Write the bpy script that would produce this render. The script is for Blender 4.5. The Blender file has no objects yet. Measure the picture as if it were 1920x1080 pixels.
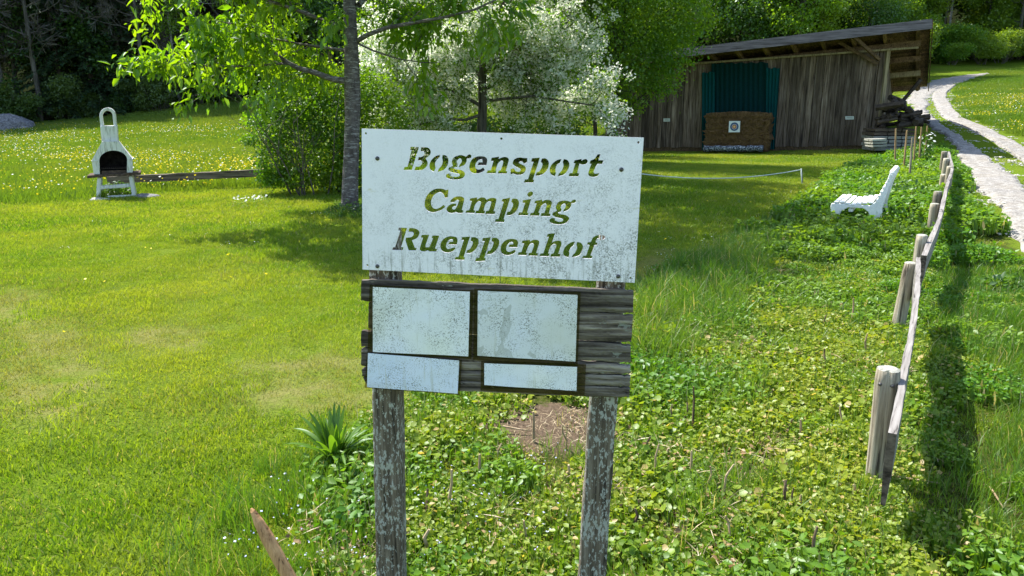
import bpy, math, random
import numpy as np
from mathutils import Vector, Matrix, Quaternion
R = math.radians
scene = bpy.context.scene
COL = scene.collection
random.seed(7)

# ------------------------------------------------------------------ camera, sky, sun, exposure
PITCH = R(14.0); CAMZ = 1.8; F = 1387.0
cam = bpy.data.cameras.new('camera'); camo = bpy.data.objects.new('camera', cam); COL.objects.link(camo)
cam.sensor_width = 36; cam.lens = F / 1920 * 36; cam.clip_start = .05; cam.clip_end = 1500
camo.location = (0, 0, CAMZ); camo.rotation_euler = (R(90) - PITCH, 0, 0)
scene.camera = camo
SUN = Vector((-.50, .46, 1.0)).normalized()
world = bpy.data.worlds.new('World'); scene.world = world; world.use_nodes = True
wt = world.node_tree; bg = wt.nodes['Background']
sky = wt.nodes.new('ShaderNodeTexSky'); sky.sky_type = 'NISHITA'; sky.sun_disc = False
sky.sun_elevation = math.asin(SUN.z); sky.sun_rotation = math.atan2(SUN.x, SUN.y)
sky.air_density = 1.0; sky.dust_density = 1.2
wt.links.new(sky.outputs[0], bg.inputs[0]); bg.inputs[1].default_value = .15
sl = bpy.data.lights.new('sun', 'SUN'); sl.energy = 4.7; sl.angle = R(.5); sl.color = (1, .955, .88)
so = bpy.data.objects.new('sun', sl); COL.objects.link(so)
so.rotation_euler = SUN.to_track_quat('Z', 'Y').to_euler(); so.location = (-20, 20, 40)
scene.view_settings.view_transform = 'Standard'; scene.view_settings.look = 'None'
scene.view_settings.gamma = 1; scene.view_settings.exposure = 1.2
scene.cycles.max_bounces = 6; scene.cycles.diffuse_bounces = 3; scene.cycles.glossy_bounces = 2
scene.cycles.transmission_bounces = 4; scene.cycles.transparent_max_bounces = 6

# ------------------------------------------------------------------ pixel <-> world
CP, SP = math.cos(PITCH), math.sin(PITCH)
def ray(px, py):
    x = (px - 960) / F; y = (540 - py) / F
    return Vector((x, CP + y * SP, -SP + y * CP))
def P(px, py, Y):
    d = ray(px, py); t = Y / d.y
    return Vector((d.x * t, Y, CAMZ + d.z * t))
def PZ(px, py, z):
    d = ray(px, py); t = (z - CAMZ) / d.z
    return Vector((d.x * t, d.y * t, z))
def onplane(px, py, p0, n):
    d = ray(px, py); c = Vector((0, 0, CAMZ)); t = (p0 - c).dot(n) / d.dot(n)
    return c + d * t
def proj(x, y, z):
    x, y, z = np.asarray(x, float), np.asarray(y, float), np.asarray(z, float) - CAMZ
    dep = y * CP - z * SP; v = y * SP + z * CP
    dep = np.where(dep < .05, .05, dep)
    return 960 + F * x / dep, 540 - F * v / dep

# ------------------------------------------------------------------ terrain: smooth surface through surveyed points
ctl = []
for x in (-7, -2, 3, 8):
    for y in (-8, -2, 3, 6.5): ctl.append((x, y, 0.0))
ctl += [(-30, 3, -.2), (30, 0, -.3), (-25, -30, -.5), (25, -30, -.5), (0, -40, -.5), (-80, 0, 0), (80, 0, 1.5)]
def cp(px, py, Y): p = P(px, py, Y); ctl.append((p.x, p.y, p.z))
for a in [(220,370,14.7),(0,378,14.2),(655,398,12.3),(570,355,15.6),(1300,345,15.5),(1500,352,14.9),(1640,278,25.2),(1168,284,29.8),(900,300,22),
          (0,236,58),(220,217,60),(450,192,62),(700,205,60),(1000,205,60),(1160,215,52),(1850,330,17.9),(1755,262,25),(1715,192,40),
          (1790,150,58),(1870,138,66),(1960,128,72),(1920,290,22.5),(1850,185,42),(2150,150,50),(-500,300,55),(-300,385,14),
          (300,285,30),(0,290,30),(800,255,38)]: cp(*a)
ctl += [(-70,110,12),(-20,110,14),(25,110,15),(75,110,16),(-70,160,34),(0,160,36),(75,160,36),(-120,60,8),(130,60,8)]
ctl = np.array(ctl)
def _U(r2): return np.where(r2 > 1e-9, .5 * r2 * np.log(r2 + 1e-12), 0)
_sc = 40.0
_cx = ctl[:, :2] / _sc
_d2 = ((_cx[:, None] - _cx[None]) ** 2).sum(-1); n_ = len(ctl)
_A = np.zeros((n_ + 3, n_ + 3)); _A[:n_, :n_] = _U(_d2) + np.eye(n_) * 2e-5
_A[:n_, n_] = 1; _A[:n_, n_+1:] = _cx; _A[n_, :n_] = 1; _A[n_+1:, :n_] = _cx.T
_w = np.linalg.solve(_A, np.concatenate([ctl[:, 2], [0, 0, 0]]))
def terr(x, y):
    x = np.asarray(x, float); y = np.asarray(y, float)
    q = np.stack([x.ravel(), y.ravel()], 1) / _sc; out = np.empty(len(q))
    for s in range(0, len(q), 20000):
        b = q[s:s+20000]; d2 = ((b[:, None] - _cx[None]) ** 2).sum(-1)
        out[s:s+20000] = _U(d2) @ _w[:n_] + _w[n_] + b @ _w[n_+1:]
    far = np.hypot(q[:, 0] * _sc, q[:, 1] * _sc)
    out = np.where(far > 150, out + (far - 150) * 0, out)
    out = np.clip(out, -3, 60)
    out += .012 * np.sin(q[:,0]*_sc*2.3 + 1) * np.sin(q[:,1]*_sc*1.9) + .02 * np.sin(q[:,0]*_sc*.7) * np.cos(q[:,1]*_sc*.8)
    return out.reshape(x.shape)
def tz(x, y): return float(terr(np.array([x]), np.array([y]))[0])
def G(px, py, tmax=140):
    d = ray(px, py); t = np.concatenate([np.linspace(1, 12, 400), np.linspace(12.02, tmax, 2600)])
    z = CAMZ + d.z * t; h = terr(d.x * t, d.y * t); below = np.nonzero(z <= h)[0]
    i = below[0] if len(below) else len(t) - 1
    if i > 0 and len(below):
        a, b = z[i-1] - h[i-1], z[i] - h[i]; k = a / (a - b); tt = t[i-1] + (t[i] - t[i-1]) * k
    else: tt = t[i]
    x, y = d.x * tt, d.y * tt
    return Vector((x, y, tz(x, y)))
def inpoly(px, py, poly):
    px = np.asarray(px); py = np.asarray(py); c = np.zeros(px.shape, bool); n = len(poly)
    for i in range(n):
        x1, y1 = poly[i]; x2, y2 = poly[(i + 1) % n]
        if y1 == y2: continue
        m = ((y1 > py) != (y2 > py)) & (px < (x2 - x1) * (py - y1) / (y2 - y1) + x1); c ^= m
    return c

# ------------------------------------------------------------------ object helpers
def tag(o, label=None, cat=None, group=None, kind=None):
    if label: o['label'] = label
    if cat: o['category'] = cat
    if group: o['group'] = group
    if kind: o['kind'] = kind
    return o
def empty(name, loc, rz=0):
    o = bpy.data.objects.new(name, None); COL.objects.link(o); o.location = loc; o.rotation_euler = (0, 0, rz)
    o.empty_display_size = .2
    return o
def np_mesh(name, V, faces, vv=None, smooth=False, mats=None, mi=None):
    V = np.asarray(V, np.float32).reshape(-1, 3)
    me = bpy.data.meshes.new(name); me.vertices.add(len(V)); me.vertices.foreach_set('co', V.ravel())
    if not isinstance(faces, (list, tuple)): faces = [faces]
    faces = [np.asarray(f, np.int32) for f in faces if len(f)]
    loops = np.concatenate([f.ravel() for f in faces]); sizes = np.concatenate([np.full(len(f), f.shape[1], np.int32) for f in faces])
    starts = np.concatenate([[0], np.cumsum(sizes)[:-1]]).astype(np.int32)
    me.loops.add(len(loops)); me.loops.foreach_set('vertex_index', loops)
    me.polygons.add(len(sizes)); me.polygons.foreach_set('loop_start', starts)
    try: me.polygons.foreach_set('loop_total', sizes)
    except Exception: pass
    if mi is not None: me.polygons.foreach_set('material_index', np.asarray(mi, np.int32))
    me.update(calc_edges=True)
    if vv is not None:
        at = me.attributes.new('v', 'FLOAT', 'POINT'); at.data.foreach_set('value', np.asarray(vv, np.float32))
    if smooth: me.polygons.foreach_set('use_smooth', np.ones(len(sizes), bool))
    for m in (mats or []): me.materials.append(m)
    me.validate(); return me
def link(name, me, parent=None, loc=None):
    o = bpy.data.objects.new(name, me); COL.objects.link(o)
    if parent: o.parent = parent
    if loc is not None: o.location = loc
    return o
class MB:
    def __init__(s): s.V = []; s.F = []; s.v = []; s.n = 0; s.rng = np.random.default_rng(3)
    def add(s, V, Fs, val=None):
        V = np.asarray(V, float).reshape(-1, 3)
        if val is None: val = s.rng.random()
        s.V.append(V); s.F += [tuple(int(i) + s.n for i in f) for f in Fs]; s.v.append(np.full(len(V), val)); s.n += len(V)
    def box(s, c, size, M=None, val=None, taper=1.0, jit=0):
        hx, hy, hz = [k / 2 for k in size]
        V = np.array([[x, y, z] for z in (-hz, hz) for y in (-hy, hy) for x in (-hx, hx)])
        V[4:, :2] *= taper
        if jit: V += s.rng.normal(0, jit, V.shape)
        if M is not None: V = V @ np.array(M).T
        s.add(V + np.array(c), [(0,2,3,1),(4,5,7,6),(0,1,5,4),(2,6,7,3),(0,4,6,2),(1,3,7,5)], val)
    def beam(s, a, b, w, h, up=(0, 0, 1), val=None, seg=1, jit=0):
        a = Vector(a); b = Vector(b); d = (b - a).normalized(); u = Vector(up); sd = d.cross(u).normalized(); u = sd.cross(d).normalized()
        V = []; Fs = []
        for i in range(seg + 1):
            p = a.lerp(b, i / seg)
            for (p1, p2) in ((-1,-1),(1,-1),(1,1),(-1,1)):
                j = Vector(s.rng.normal(0, jit, 3)) if jit else Vector((0,0,0))
                V.append(p + sd * (p1 * w / 2) + u * (p2 * h / 2) + j)
        for i in range(seg):
            o = i * 4
            for k in range(4): Fs.append((o + k, o + (k+1) % 4, o + 4 + (k+1) % 4, o + 4 + k))
        Fs += [(3,2,1,0), tuple(seg*4 + k for k in range(4))]
        s.add([tuple(q) for q in V], Fs, val)
    def tube(s, pts, rad, n=8, val=None, cap=True, squash=None):
        pts = [Vector(p) for p in pts]; m = len(pts)
        if not hasattr(rad, '__len__'): rad = [rad] * m
        V = []; Fs = []; ref = None
        for i, p in enumerate(pts):
            d = (pts[min(i+1, m-1)] - pts[max(i-1, 0)]).normalized()
            if ref is None: ref = d.orthogonal().normalized()
            ref = (ref - d * ref.dot(d)).normalized(); b = d.cross(ref)
            for k in range(n):
                a = 2 * math.pi * k / n
                V.append(p + (ref * math.cos(a) + b * math.sin(a) * (squash or 1)) * rad[i])
        for i in range(m - 1):
            for k in range(n): Fs.append((i*n + k, i*n + (k+1) % n, (i+1)*n + (k+1) % n, (i+1)*n + k))
        if cap: Fs += [tuple(range(n-1, -1, -1)), tuple((m-1)*n + k for k in range(n))]
        s.add([tuple(q) for q in V], Fs, val)
    def prism(s, pts, thick, axis=Vector((0, 1, 0)), val=None):
        n = len(pts); a = axis * (thick / 2); V = [Vector(p) - a for p in pts] + [Vector(p) + a for p in pts]
        Fs = [tuple(range(n)), tuple(range(2*n - 1, n - 1, -1))] + [(k, k + n, (k+1) % n + n, (k+1) % n) for k in range(n)]
        s.add([tuple(q) for q in V], Fs, val)
    def mesh(s, name, mat, smooth=False, bevel=0):
        V = np.concatenate(s.V); me = bpy.data.meshes.new(name); me.from_pydata(V.tolist(), [], s.F); me.update()
        at = me.attributes.new('v', 'FLOAT', 'POINT'); at.data.foreach_set('value', np.concatenate(s.v).astype(np.float32))
        if smooth: me.polygons.foreach_set('use_smooth', np.ones(len(me.polygons), bool))
        me.materials.append(mat); return me
    def build(s, name, mat, parent=None, smooth=False, bevel=0, loc=None):
        if parent is not None and loc is None:   # coordinates are given in the world: bring them under the parent
            Mi = parent.matrix_basis.inverted(); Mi = Matrix.LocRotScale(parent.location, parent.rotation_euler, None).inverted()
            A = np.array(Mi); s.V = [v @ A[:3, :3].T + A[:3, 3] for v in s.V]
        if parent is None and loc is not None:
            s.V = [v - np.array(loc) for v in s.V]
        o = link(name, s.mesh(name, mat, smooth), parent, loc if parent is None else None)
        if bevel:
            b = o.modifiers.new('bevel', 'BEVEL'); b.width = bevel; b.segments = 2; b.limit_method = 'ANGLE'
        return o

# ------------------------------------------------------------------ materials
class NT:
    def __init__(s, name, vol=False):
        s.m = bpy.data.materials.new(name); s.m.use_nodes = True; s.t = s.m.node_tree
        s.b = s.t.nodes['Principled BSDF']; s.out = s.t.nodes['Material Output']; s.co = s.n('TexCoord')
    def n(s, k, **kw):
        nd = s.t.nodes.new('ShaderNode' + k)
        for a, b in kw.items(): setattr(nd, a, b)
        return nd
    def set(s, nd, i, v):
        if isinstance(v, (bpy.types.NodeSocket,)): s.t.links.new(v, nd.inputs[i])
        else:
            if isinstance(v, tuple) and len(v) == 3 and nd.inputs[i].type == 'RGBA': v = (*v, 1)
            nd.inputs[i].default_value = v
    def vec(s, kind='Object', scale=(1, 1, 1)):
        if kind == 'World':
            g = s.n('NewGeometry').outputs['Position']
        else: g = getattr(s, 'objvec', None) or s.co.outputs[kind]
        if scale == (1, 1, 1): return g
        m = s.n('Mapping'); s.set(m, 'Vector', g); m.inputs['Scale'].default_value = scale; return m.outputs[0]
    def noise(s, scale, vec=None, detail=4, rough=.6, dist=0):
        nd = s.n('TexNoise'); s.set(nd, 'Vector', vec if vec is not None else s.vec()); nd.inputs['Scale'].default_value = scale
        nd.inputs['Detail'].default_value = detail; nd.inputs['Roughness'].default_value = rough; nd.inputs['Distortion'].default_value = dist
        return nd.outputs[0]
    def voro(s, scale, vec=None, feat='F1', out='Distance', rnd=1):
        nd = s.n('TexVoronoi', feature=feat); s.set(nd, 'Vector', vec if vec is not None else s.vec()); nd.inputs['Scale'].default_value = scale
        nd.inputs['Randomness'].default_value = rnd
        return nd.outputs[out]
    def ramp(s, f, stops, interp='LINEAR'):
        nd = s.n('ValToRGB'); cr = nd.color_ramp; cr.interpolation = interp; s.set(nd, 0, f)
        while len(cr.elements) > len(stops): cr.elements.remove(cr.elements[-1])
        while len(cr.elements) < len(stops): cr.elements.new(1)
        for e, (p, c) in zip(cr.elements, stops):
            e.position = p; e.color = (*c, 1) if isinstance(c, tuple) else (c, c, c, 1)
        return nd.outputs[0]
    def mix(s, f, a, b, mode='MIX'):
        nd = s.n('Mix', data_type='RGBA', blend_type=mode); s.set(nd, 0, f); s.set(nd, 6, a); s.set(nd, 7, b); return nd.outputs[2]
    def math(s, op, a, b=0.0):
        nd = s.n('Math', operation=op); s.set(nd, 0, a); s.set(nd, 1, b); return nd.outputs[0]
    def attr(s, name='v'):
        return s.n('Attribute', attribute_name=name).outputs['Fac']
    def sep(s, v, ax):
        nd = s.n('SeparateXYZ'); s.set(nd, 0, v); return nd.outputs[ax]
    def bump(s, h, strength=.4, dist=.01):
        nd = s.n('Bump'); s.set(nd, 'Height', h); nd.inputs['Strength'].default_value = strength; nd.inputs['Distance'].default_value = dist
        s.t.links.new(nd.outputs[0], s.b.inputs['Normal'])
    def fin(s, col, rough=.8, spec=.3, metal=0):
        s.set(s.b, 'Base Color', col); s.set(s.b, 'Roughness', rough); s.b.inputs['Specular IOR Level'].default_value = spec
        s.b.inputs['Metallic'].default_value = metal; return s.m
def leafmat(name, c1, c2, c3=None, trans=.45, gloss=.06, tmul=(1.35, 1.25, .5), big=.25, dry=None):
    s = NT(name); v = s.attr()
    col = s.mix(v, c1, c2)
    if c3: col = s.mix(s.ramp(s.noise(big, s.vec('World'), 3), [(.40, 0.), (.65, 1.)]), col, c3)
    if dry: col = s.mix(s.ramp(v, [(.93, 0.), (.95, 1.)]), col, dry)
    d = s.n('BsdfDiffuse'); s.set(d, 0, col)
    t = s.n('BsdfTranslucent'); s.set(t, 0, s.mix(1.0, col, tmul, 'MULTIPLY'))
    m = s.n('MixShader'); m.inputs[0].default_value = trans; s.t.links.new(d.outputs[0], m.inputs[1]); s.t.links.new(t.outputs[0], m.inputs[2])
    g = s.n('BsdfGlossy'); g.inputs['Roughness'].default_value = .45; s.set(g, 0, (.9, .95, 1.))
    m2 = s.n('MixShader'); m2.inputs[0].default_value = gloss; s.t.links.new(m.outputs[0], m2.inputs[1]); s.t.links.new(g.outputs[0], m2.inputs[2])
    s.t.links.new(m2.outputs[0], s.out.inputs[0]); s.t.nodes.remove(s.b); return s.m
def woodmat(name, stops, axis=2, grain=60, lichen=None, rough=.85, bump=.5, vamt=.35, dark=(.02,.017,.014), rotz=0):
    s = NT(name); sc = [grain, grain, grain]; sc[axis] = grain * .045
    if rotz:
        ro_ = s.n('Mapping'); s.set(ro_, 0, s.co.outputs['Object']); ro_.inputs['Rotation'].default_value = (0, 0, rotz); s.objvec = ro_.outputs[0]
    v = s.vec('Object', tuple(sc)); n1 = s.noise(1, v, 6, .65, .4)
    sc2 = [9, 9, 9]; sc2[axis] = 1.3
    n2 = s.noise(1, s.vec('Object', tuple(sc2)), 4)
    f = s.math('ADD', s.math('MULTIPLY', n1, 1.25), s.math('MULTIPLY', n2, .65)); f = s.math('SUBTRACT', f, .45)
    col = s.ramp(f, stops)
    av = s.attr(); k = s.math('ADD', s.math('MULTIPLY', av, vamt * 2), 1 - vamt)
    kk = s.n('CombineXYZ'); [s.set(kk, i, k) for i in range(3)]
    col = s.mix(1.0, col, kk.outputs[0], 'MULTIPLY')
    crack = s.ramp(n1, [(.36, 1.), (.42, 0.)]); col = s.mix(s.math('MULTIPLY', crack, .7), col, dark)
    if lichen:
        c, lo, sc3 = lichen; v3 = [sc3] * 3; v3[axis] = sc3 * .4
        l = s.noise(1, s.vec('Object', tuple(v3)), 3, .7); big_ = s.noise(6, None, 2); l = s.math('ADD', l, s.math('MULTIPLY', s.math('SUBTRACT', big_, .5), .35)); msk = s.ramp(l, [(lo, 0.), (lo + .025, 1.)])
        col = s.mix(s.math('MULTIPLY', msk, .8), col, s.mix(s.noise(200), c, tuple(q * .6 for q in c)))
    s.bump(f, bump, .006); return s.fin(col, rough, .2)
# ------------------------------------------------------------------ ground materials
def groundmat():
    s = NT('ground_soil_grass'); w = s.vec('World')
    n1 = s.noise(3.5, w, 6, .7); n2 = s.noise(.45, w, 3); n3 = s.noise(60, w, 5, .75)
    lawn = s.ramp(n3, [(.34, (.020,.045,.005)), (.5, (.105,.165,.014)), (.72, (.20,.25,.03))])
    lawn = s.mix(s.ramp(n2, [(.45, 0.), (.7, .5)]), lawn, (.13,.14,.03))
    bed = s.ramp(s.noise(35, w, 6, .8), [(.3, (.018,.022,.006)), (.52, (.055,.075,.014)), (.62, (.11,.09,.045)), (.8, (.20,.17,.09))])
    col = s.mix(s.attr('bed'), lawn, bed)
    soil = s.ramp(s.noise(45, w, 6, .8), [(.3, (.06,.045,.03)), (.55, (.13,.095,.065)), (.8, (.30,.24,.17))])
    sf = s.math('SUBTRACT', s.math('ADD', s.attr('soil'), s.math('MULTIPLY', s.noise(9, w, 5, .7), 1.6)), .8); col = s.mix(s.ramp(sf, [(.35, 0.), (.6, 1.)]), col, soil)
    dry = s.ramp(s.noise(80, w, 5, .8), [(.3, (.12,.11,.04)), (.7, (.27,.26,.09))])
    col = s.mix(s.math('MULTIPLY', s.attr('dry'), s.ramp(n1, [(.35, 0.), (.6, .8)])), col, dry)
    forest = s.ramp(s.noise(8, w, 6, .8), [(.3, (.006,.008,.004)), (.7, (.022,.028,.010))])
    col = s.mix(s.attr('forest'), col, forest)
    s.bump(n3, .8, .02); return s.fin(col, 1, 0)
LAWN_EDGE = [(-900,382),(0,379),(150,376),(260,362),(460,350),(640,348),(900,312),(1165,285),(1165,100),(-900,100)]
BED = [(560,1500),(600,1080),(610,960),(650,870),(690,800),(740,775),(850,735),(1000,650),(1195,545),(1300,492),(1430,428),(1530,385),(1575,340),(1640,305),(1730,285),
       (1790,285),(1800,330),(1795,400),(1775,480),(1760,560),(1750,700),(1760,900),(1760,1500)]
STRIP = [(1790,275),(1800,300),(1815,345),(1850,405),(1885,450),(1915,480),(2050,640),(2300,1000),(2300,1500),(1700,1500),(1740,900),(1740,600),(1760,480),(1790,380)]
FIELD = [(1777,184),(1787,206),(1804,224),(1853,246),(1920,276),(2200,395),(2600,600),(2600,90),(1858,132),(1820,145),(1791,158),(1777,171)]
SOILS = [((1040,805),(175,46)),((1400,880),(40,14)),((1225,985),(60,28))]
DRYS = [((590,720),(150,60)),((90,700),(110,90)),((20,590),(90,45)),((1250,500),(70,30)),((1500,345),(120,16)),((1400,283),(260,5)),((300,640),(90,25)),((1235,510),(60,30)),((1580,440),(90,22)),((780,750),(120,18))]
def blob(px, py, spots):
    f = np.zeros(np.shape(px))
    for (c, r) in spots: f = np.maximum(f, np.clip(1.35 - np.sqrt(((px - c[0]) / r[0]) ** 2 + ((py - c[1]) / r[1]) ** 2), 0, 1) * 1.6)
    return np.clip(f, 0, 1)
def forest_edge(x):  # distance at which the wood begins, by x
    return np.interp(x, [-80, -38, -25, -18, -8, 5, 18, 26, 31, 36, 45, 80], [50, 55, 60, 66, 68, 68, 60, 58, 66, 74, 78, 70])
def build_ground():
    n = 520; u = np.linspace(-1, 1, n); g = 1.6 * np.sinh(u * 5.1)
    X, Y = np.meshgrid(g, g + 5, indexing='ij'); Z = terr(X, Y)
    V = np.stack([X, Y, Z], -1).reshape(-1, 3); i = np.arange(n * n).reshape(n, n)
    Fq = np.stack([i[:-1,:-1], i[1:,:-1], i[1:,1:], i[:-1,1:]], -1).reshape(-1, 4)
    me = np_mesh('ground', V, Fq, smooth=True); me.materials.append(groundmat())
    px, py = proj(V[:,0], V[:,1], V[:,2]); ok = V[:,1] > .8
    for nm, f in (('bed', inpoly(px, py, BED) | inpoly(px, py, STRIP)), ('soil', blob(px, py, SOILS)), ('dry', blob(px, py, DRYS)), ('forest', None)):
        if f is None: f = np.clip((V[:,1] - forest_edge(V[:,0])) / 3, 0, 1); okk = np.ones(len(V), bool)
        else: okk = ok
        a = me.attributes.new(nm, 'FLOAT', 'POINT'); a.data.foreach_set('value', (np.asarray(f, float) * okk).astype(np.float32))
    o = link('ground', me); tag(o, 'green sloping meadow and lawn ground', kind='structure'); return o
ground = build_ground()

# ------------------------------------------------------------------ gravel track (two wheel tracks with grass between)
def gravelmat():
    s = NT('gravel'); w = s.vec('World'); n = s.noise(28, w, 6, .8); b = s.noise(1.3, w, 4)
    col = s.ramp(n, [(.34, (.08,.072,.062)), (.5, (.20,.188,.172)), (.64, (.37,.355,.33))])
    col = s.mix(s.ramp(b, [(.42, 0.), (.7, .55)]), col, (.22,.19,.14)); col = s.mix(s.ramp(s.noise(5, w, 5, .8), [(.45, 0.), (.6, .5)]), col, (.46,.445,.41)); col = s.mix(s.ramp(s.noise(9, w, 4, .8), [(.56, 0.), (.66, .6)]), col, (.15,.13,.10)); v = s.voro(30, w)
    s.bump(v, .6, .02); return s.fin(col, .95, .1)
def resample(pts, n):
    pts = [np.array(p[:2]) for p in pts]; L = np.concatenate([[0], np.cumsum([np.linalg.norm(b - a) for a, b in zip(pts, pts[1:])])])
    t = np.linspace(0, L[-1], n); P_ = np.array(pts)
    return np.stack([np.interp(t, L, P_[:, 0]), np.interp(t, L, P_[:, 1])], 1)
def smooth_(a, k=9):
    w = np.ones(k) / k; o = a.copy()
    for c in range(2): o[:, c] = np.convolve(np.pad(a[:, c], k // 2, 'edge'), w, 'valid')
    return o
rg = np.random.default_rng(5)
TR = {}
def track(name, Lp, Rp, dz):
    n = 420; a = smooth_(resample([G(*p) for p in Lp], n), 15); b = smooth_(resample([G(*p) for p in Rp], n), 15)
    m = 14; t = np.linspace(0, 1, m)
    nz = lambda: np.convolve(rg.normal(0, 1, n + 8), np.ones(9) / 9, 'valid') * .32 + rg.normal(0, .08, n)
    w = np.linalg.norm(b - a, axis=1)[:, None] + .01; a2 = a + (b - a) / w * nz()[:, None]; b2 = b + (b - a) / w * nz()[:, None]
    XY = a2[:, None] * (1 - t)[None, :, None] + b2[:, None] * t[None, :, None]
    Z = terr(XY[..., 0], XY[..., 1]); edge = np.minimum(t, 1 - t); Z = Z + dz * np.clip(edge * 8, 0, 1)[None] - .02 * (edge == 0)[None]
    V = np.concatenate([XY, Z[..., None]], -1).reshape(-1, 3); i = np.arange(n * m).reshape(n, m)
    Fq = np.stack([i[:-1,:-1], i[:-1,1:], i[1:,1:], i[1:,:-1]], -1).reshape(-1, 4)
    TR[name + str(dz)] = np.concatenate([a, b[::-1]])
    me = np_mesh(name, V, Fq, smooth=True); me.materials.append(gravel); return link(name, me)
gravel = gravelmat()
ro = track('gravel_track', [(2250,900),(2050,640),(1920,466),(1889,432),(1859,389),(1833,346),(1816,325),(1797,295),(1785,275),(1757,247),(1727,224),(1708,205),(1702,189),(1711,172),(1724,160),(1787,144),(1853,137)],
      [(2500,720),(2200,560),(1990,410),(1920,350),(1889,325),(1855,295),(1798,256),(1764,236),(1742,220),(1735,200),(1739,182),(1755,170),(1772,163),(1802,150),(1857,139)], .065)
tag(ro, 'pale gravel wheel track beside the fence', kind='structure')
ro = track('gravel_track', [(2500,540),(2200,440),(1920,304),(1884,280),(1853,264),(1816,244),(1787,233),(1764,218),(1751,195),(1744,181),(1752,171),(1768,162),(1795,149)],
      [(2500,470),(2200,390),(1920,273),(1887,258),(1853,244),(1804,222),(1787,204),(1776,186),(1776,173),(1791,161),(1822,148),(1859,138.5)], .080)
tag(ro, 'pale gravel wheel track beside the flower meadow', kind='structure')
def on_road(x, y, m=.0):
    c = np.zeros(np.shape(x), bool)
    for p in TR.values():
        for dx, dy in ((0, 0), (m, 0), (-m, 0), (0, m), (0, -m)): c |= inpoly(np.asarray(x) + dx, np.asarray(y) + dy, p)
    return c

# ------------------------------------------------------------------ leaf and blade builders
rng = np.random.default_rng(11)
def norm(a): return a / (np.linalg.norm(a, axis=-1, keepdims=True) + 1e-9)
T_LEAF = (np.array([[0,0,0],[-.34,.38,.07],[.34,.38,.07],[-.22,.78,.0],[.22,.78,.0],[0,1.08,-.10],[0,.45,-.03]]), [[0,6,1],[0,2,6],[1,6,3],[6,2,4],[3,6,5],[6,4,5]])
T_CHERRY = (T_LEAF[0] * np.array([.72, 1.12, 1.5]), T_LEAF[1])
T_DIA = (np.array([[0,0,0],[-.34,.5,.09],[0,1,0],[.34,.5,.09]]), [[0,3,1],[3,2,1]])
T_ROUND = (np.array([[0,0,0],[-.46,.12,.08],[-.52,.55,.10],[0,.95,.02],[.52,.55,.10],[.46,.12,.08],[0,.45,-.04]]), [[6,0,1],[6,1,2],[6,2,3],[6,3,4],[6,4,5],[6,5,0]])
T_NARROW = (np.array([[0,0,0],[-.1,.5,.04],[0,1,0],[.1,.5,.04]]), [[0,3,1],[3,2,1]])
T_FLOW = (np.array([[-.5,-.5,0],[.5,-.5,0],[.5,.5,0],[-.5,.5,0]]), [[0,1,2],[0,2,3]])
def leaves(pos, along, nrm, size, tmpl, v=None):
    y = norm(along); x = norm(np.cross(y, nrm)); z = np.cross(x, y); T, Fc = tmpl; s = np.asarray(size)[:, None, None] if np.ndim(size) else size
    V = pos[:, None] + s * (T[None, :, 0:1] * x[:, None] + T[None, :, 1:2] * y[:, None] + T[None, :, 2:3] * z[:, None])
    k = len(T); Fi = (np.array(Fc)[None] + (np.arange(len(pos)) * k)[:, None, None]).reshape(-1, 3)
    vv = np.repeat(rng.random(len(pos)) if v is None else v, k)
    return V.reshape(-1, 3), Fi, vv
def blades(base, h, w, lean, droop=.4, v=None):
    n = len(base); a = rng.random(n) * 2 * math.pi; side = np.stack([np.cos(a), np.sin(a), np.zeros(n)], 1)
    b = rng.random(n) * 2 * math.pi; ld = np.stack([np.cos(b), np.sin(b), np.zeros(n)], 1) * (lean * rng.random(n))[:, None]
    up = np.array([0, 0, 1.0]); h = np.asarray(h)[:, None]; w = np.asarray(w)[:, None]
    m1 = base + up * h * .55 + ld * h * .35; m2 = base + up * h * (1 - droop * .3) + ld * h
    V = np.stack([base - side * w * .5, base + side * w * .5, m1 - side * w * .42, m1 + side * w * .42, m2], 1).reshape(-1, 3)
    o = (np.arange(n) * 5)[:, None]
    Q = o + np.array([0,1,3,2]); T = o + np.array([2,3,4]); vv = np.repeat(rng.random(n) if v is None else v, 5)
    return V, Q, T, vv
def merge(parts):
    Vs, T3, Q4, vs, n = [], [], [], [], 0
    for p in parts:
        V = p[0]; Vs.append(V)
        for f in p[1:-1]:
            (T3 if f.shape[1] == 3 else Q4).append(f + n)
        vs.append(p[-1]); n += len(V)
    return np.concatenate(Vs), [np.concatenate(k) for k in (Q4, T3) if k], np.concatenate(vs)
def rdir(n, up=0.0, spread=1.0):
    d = rng.normal(0, spread, (n, 3)); d[:, 2] += up; return norm(d)
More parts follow.
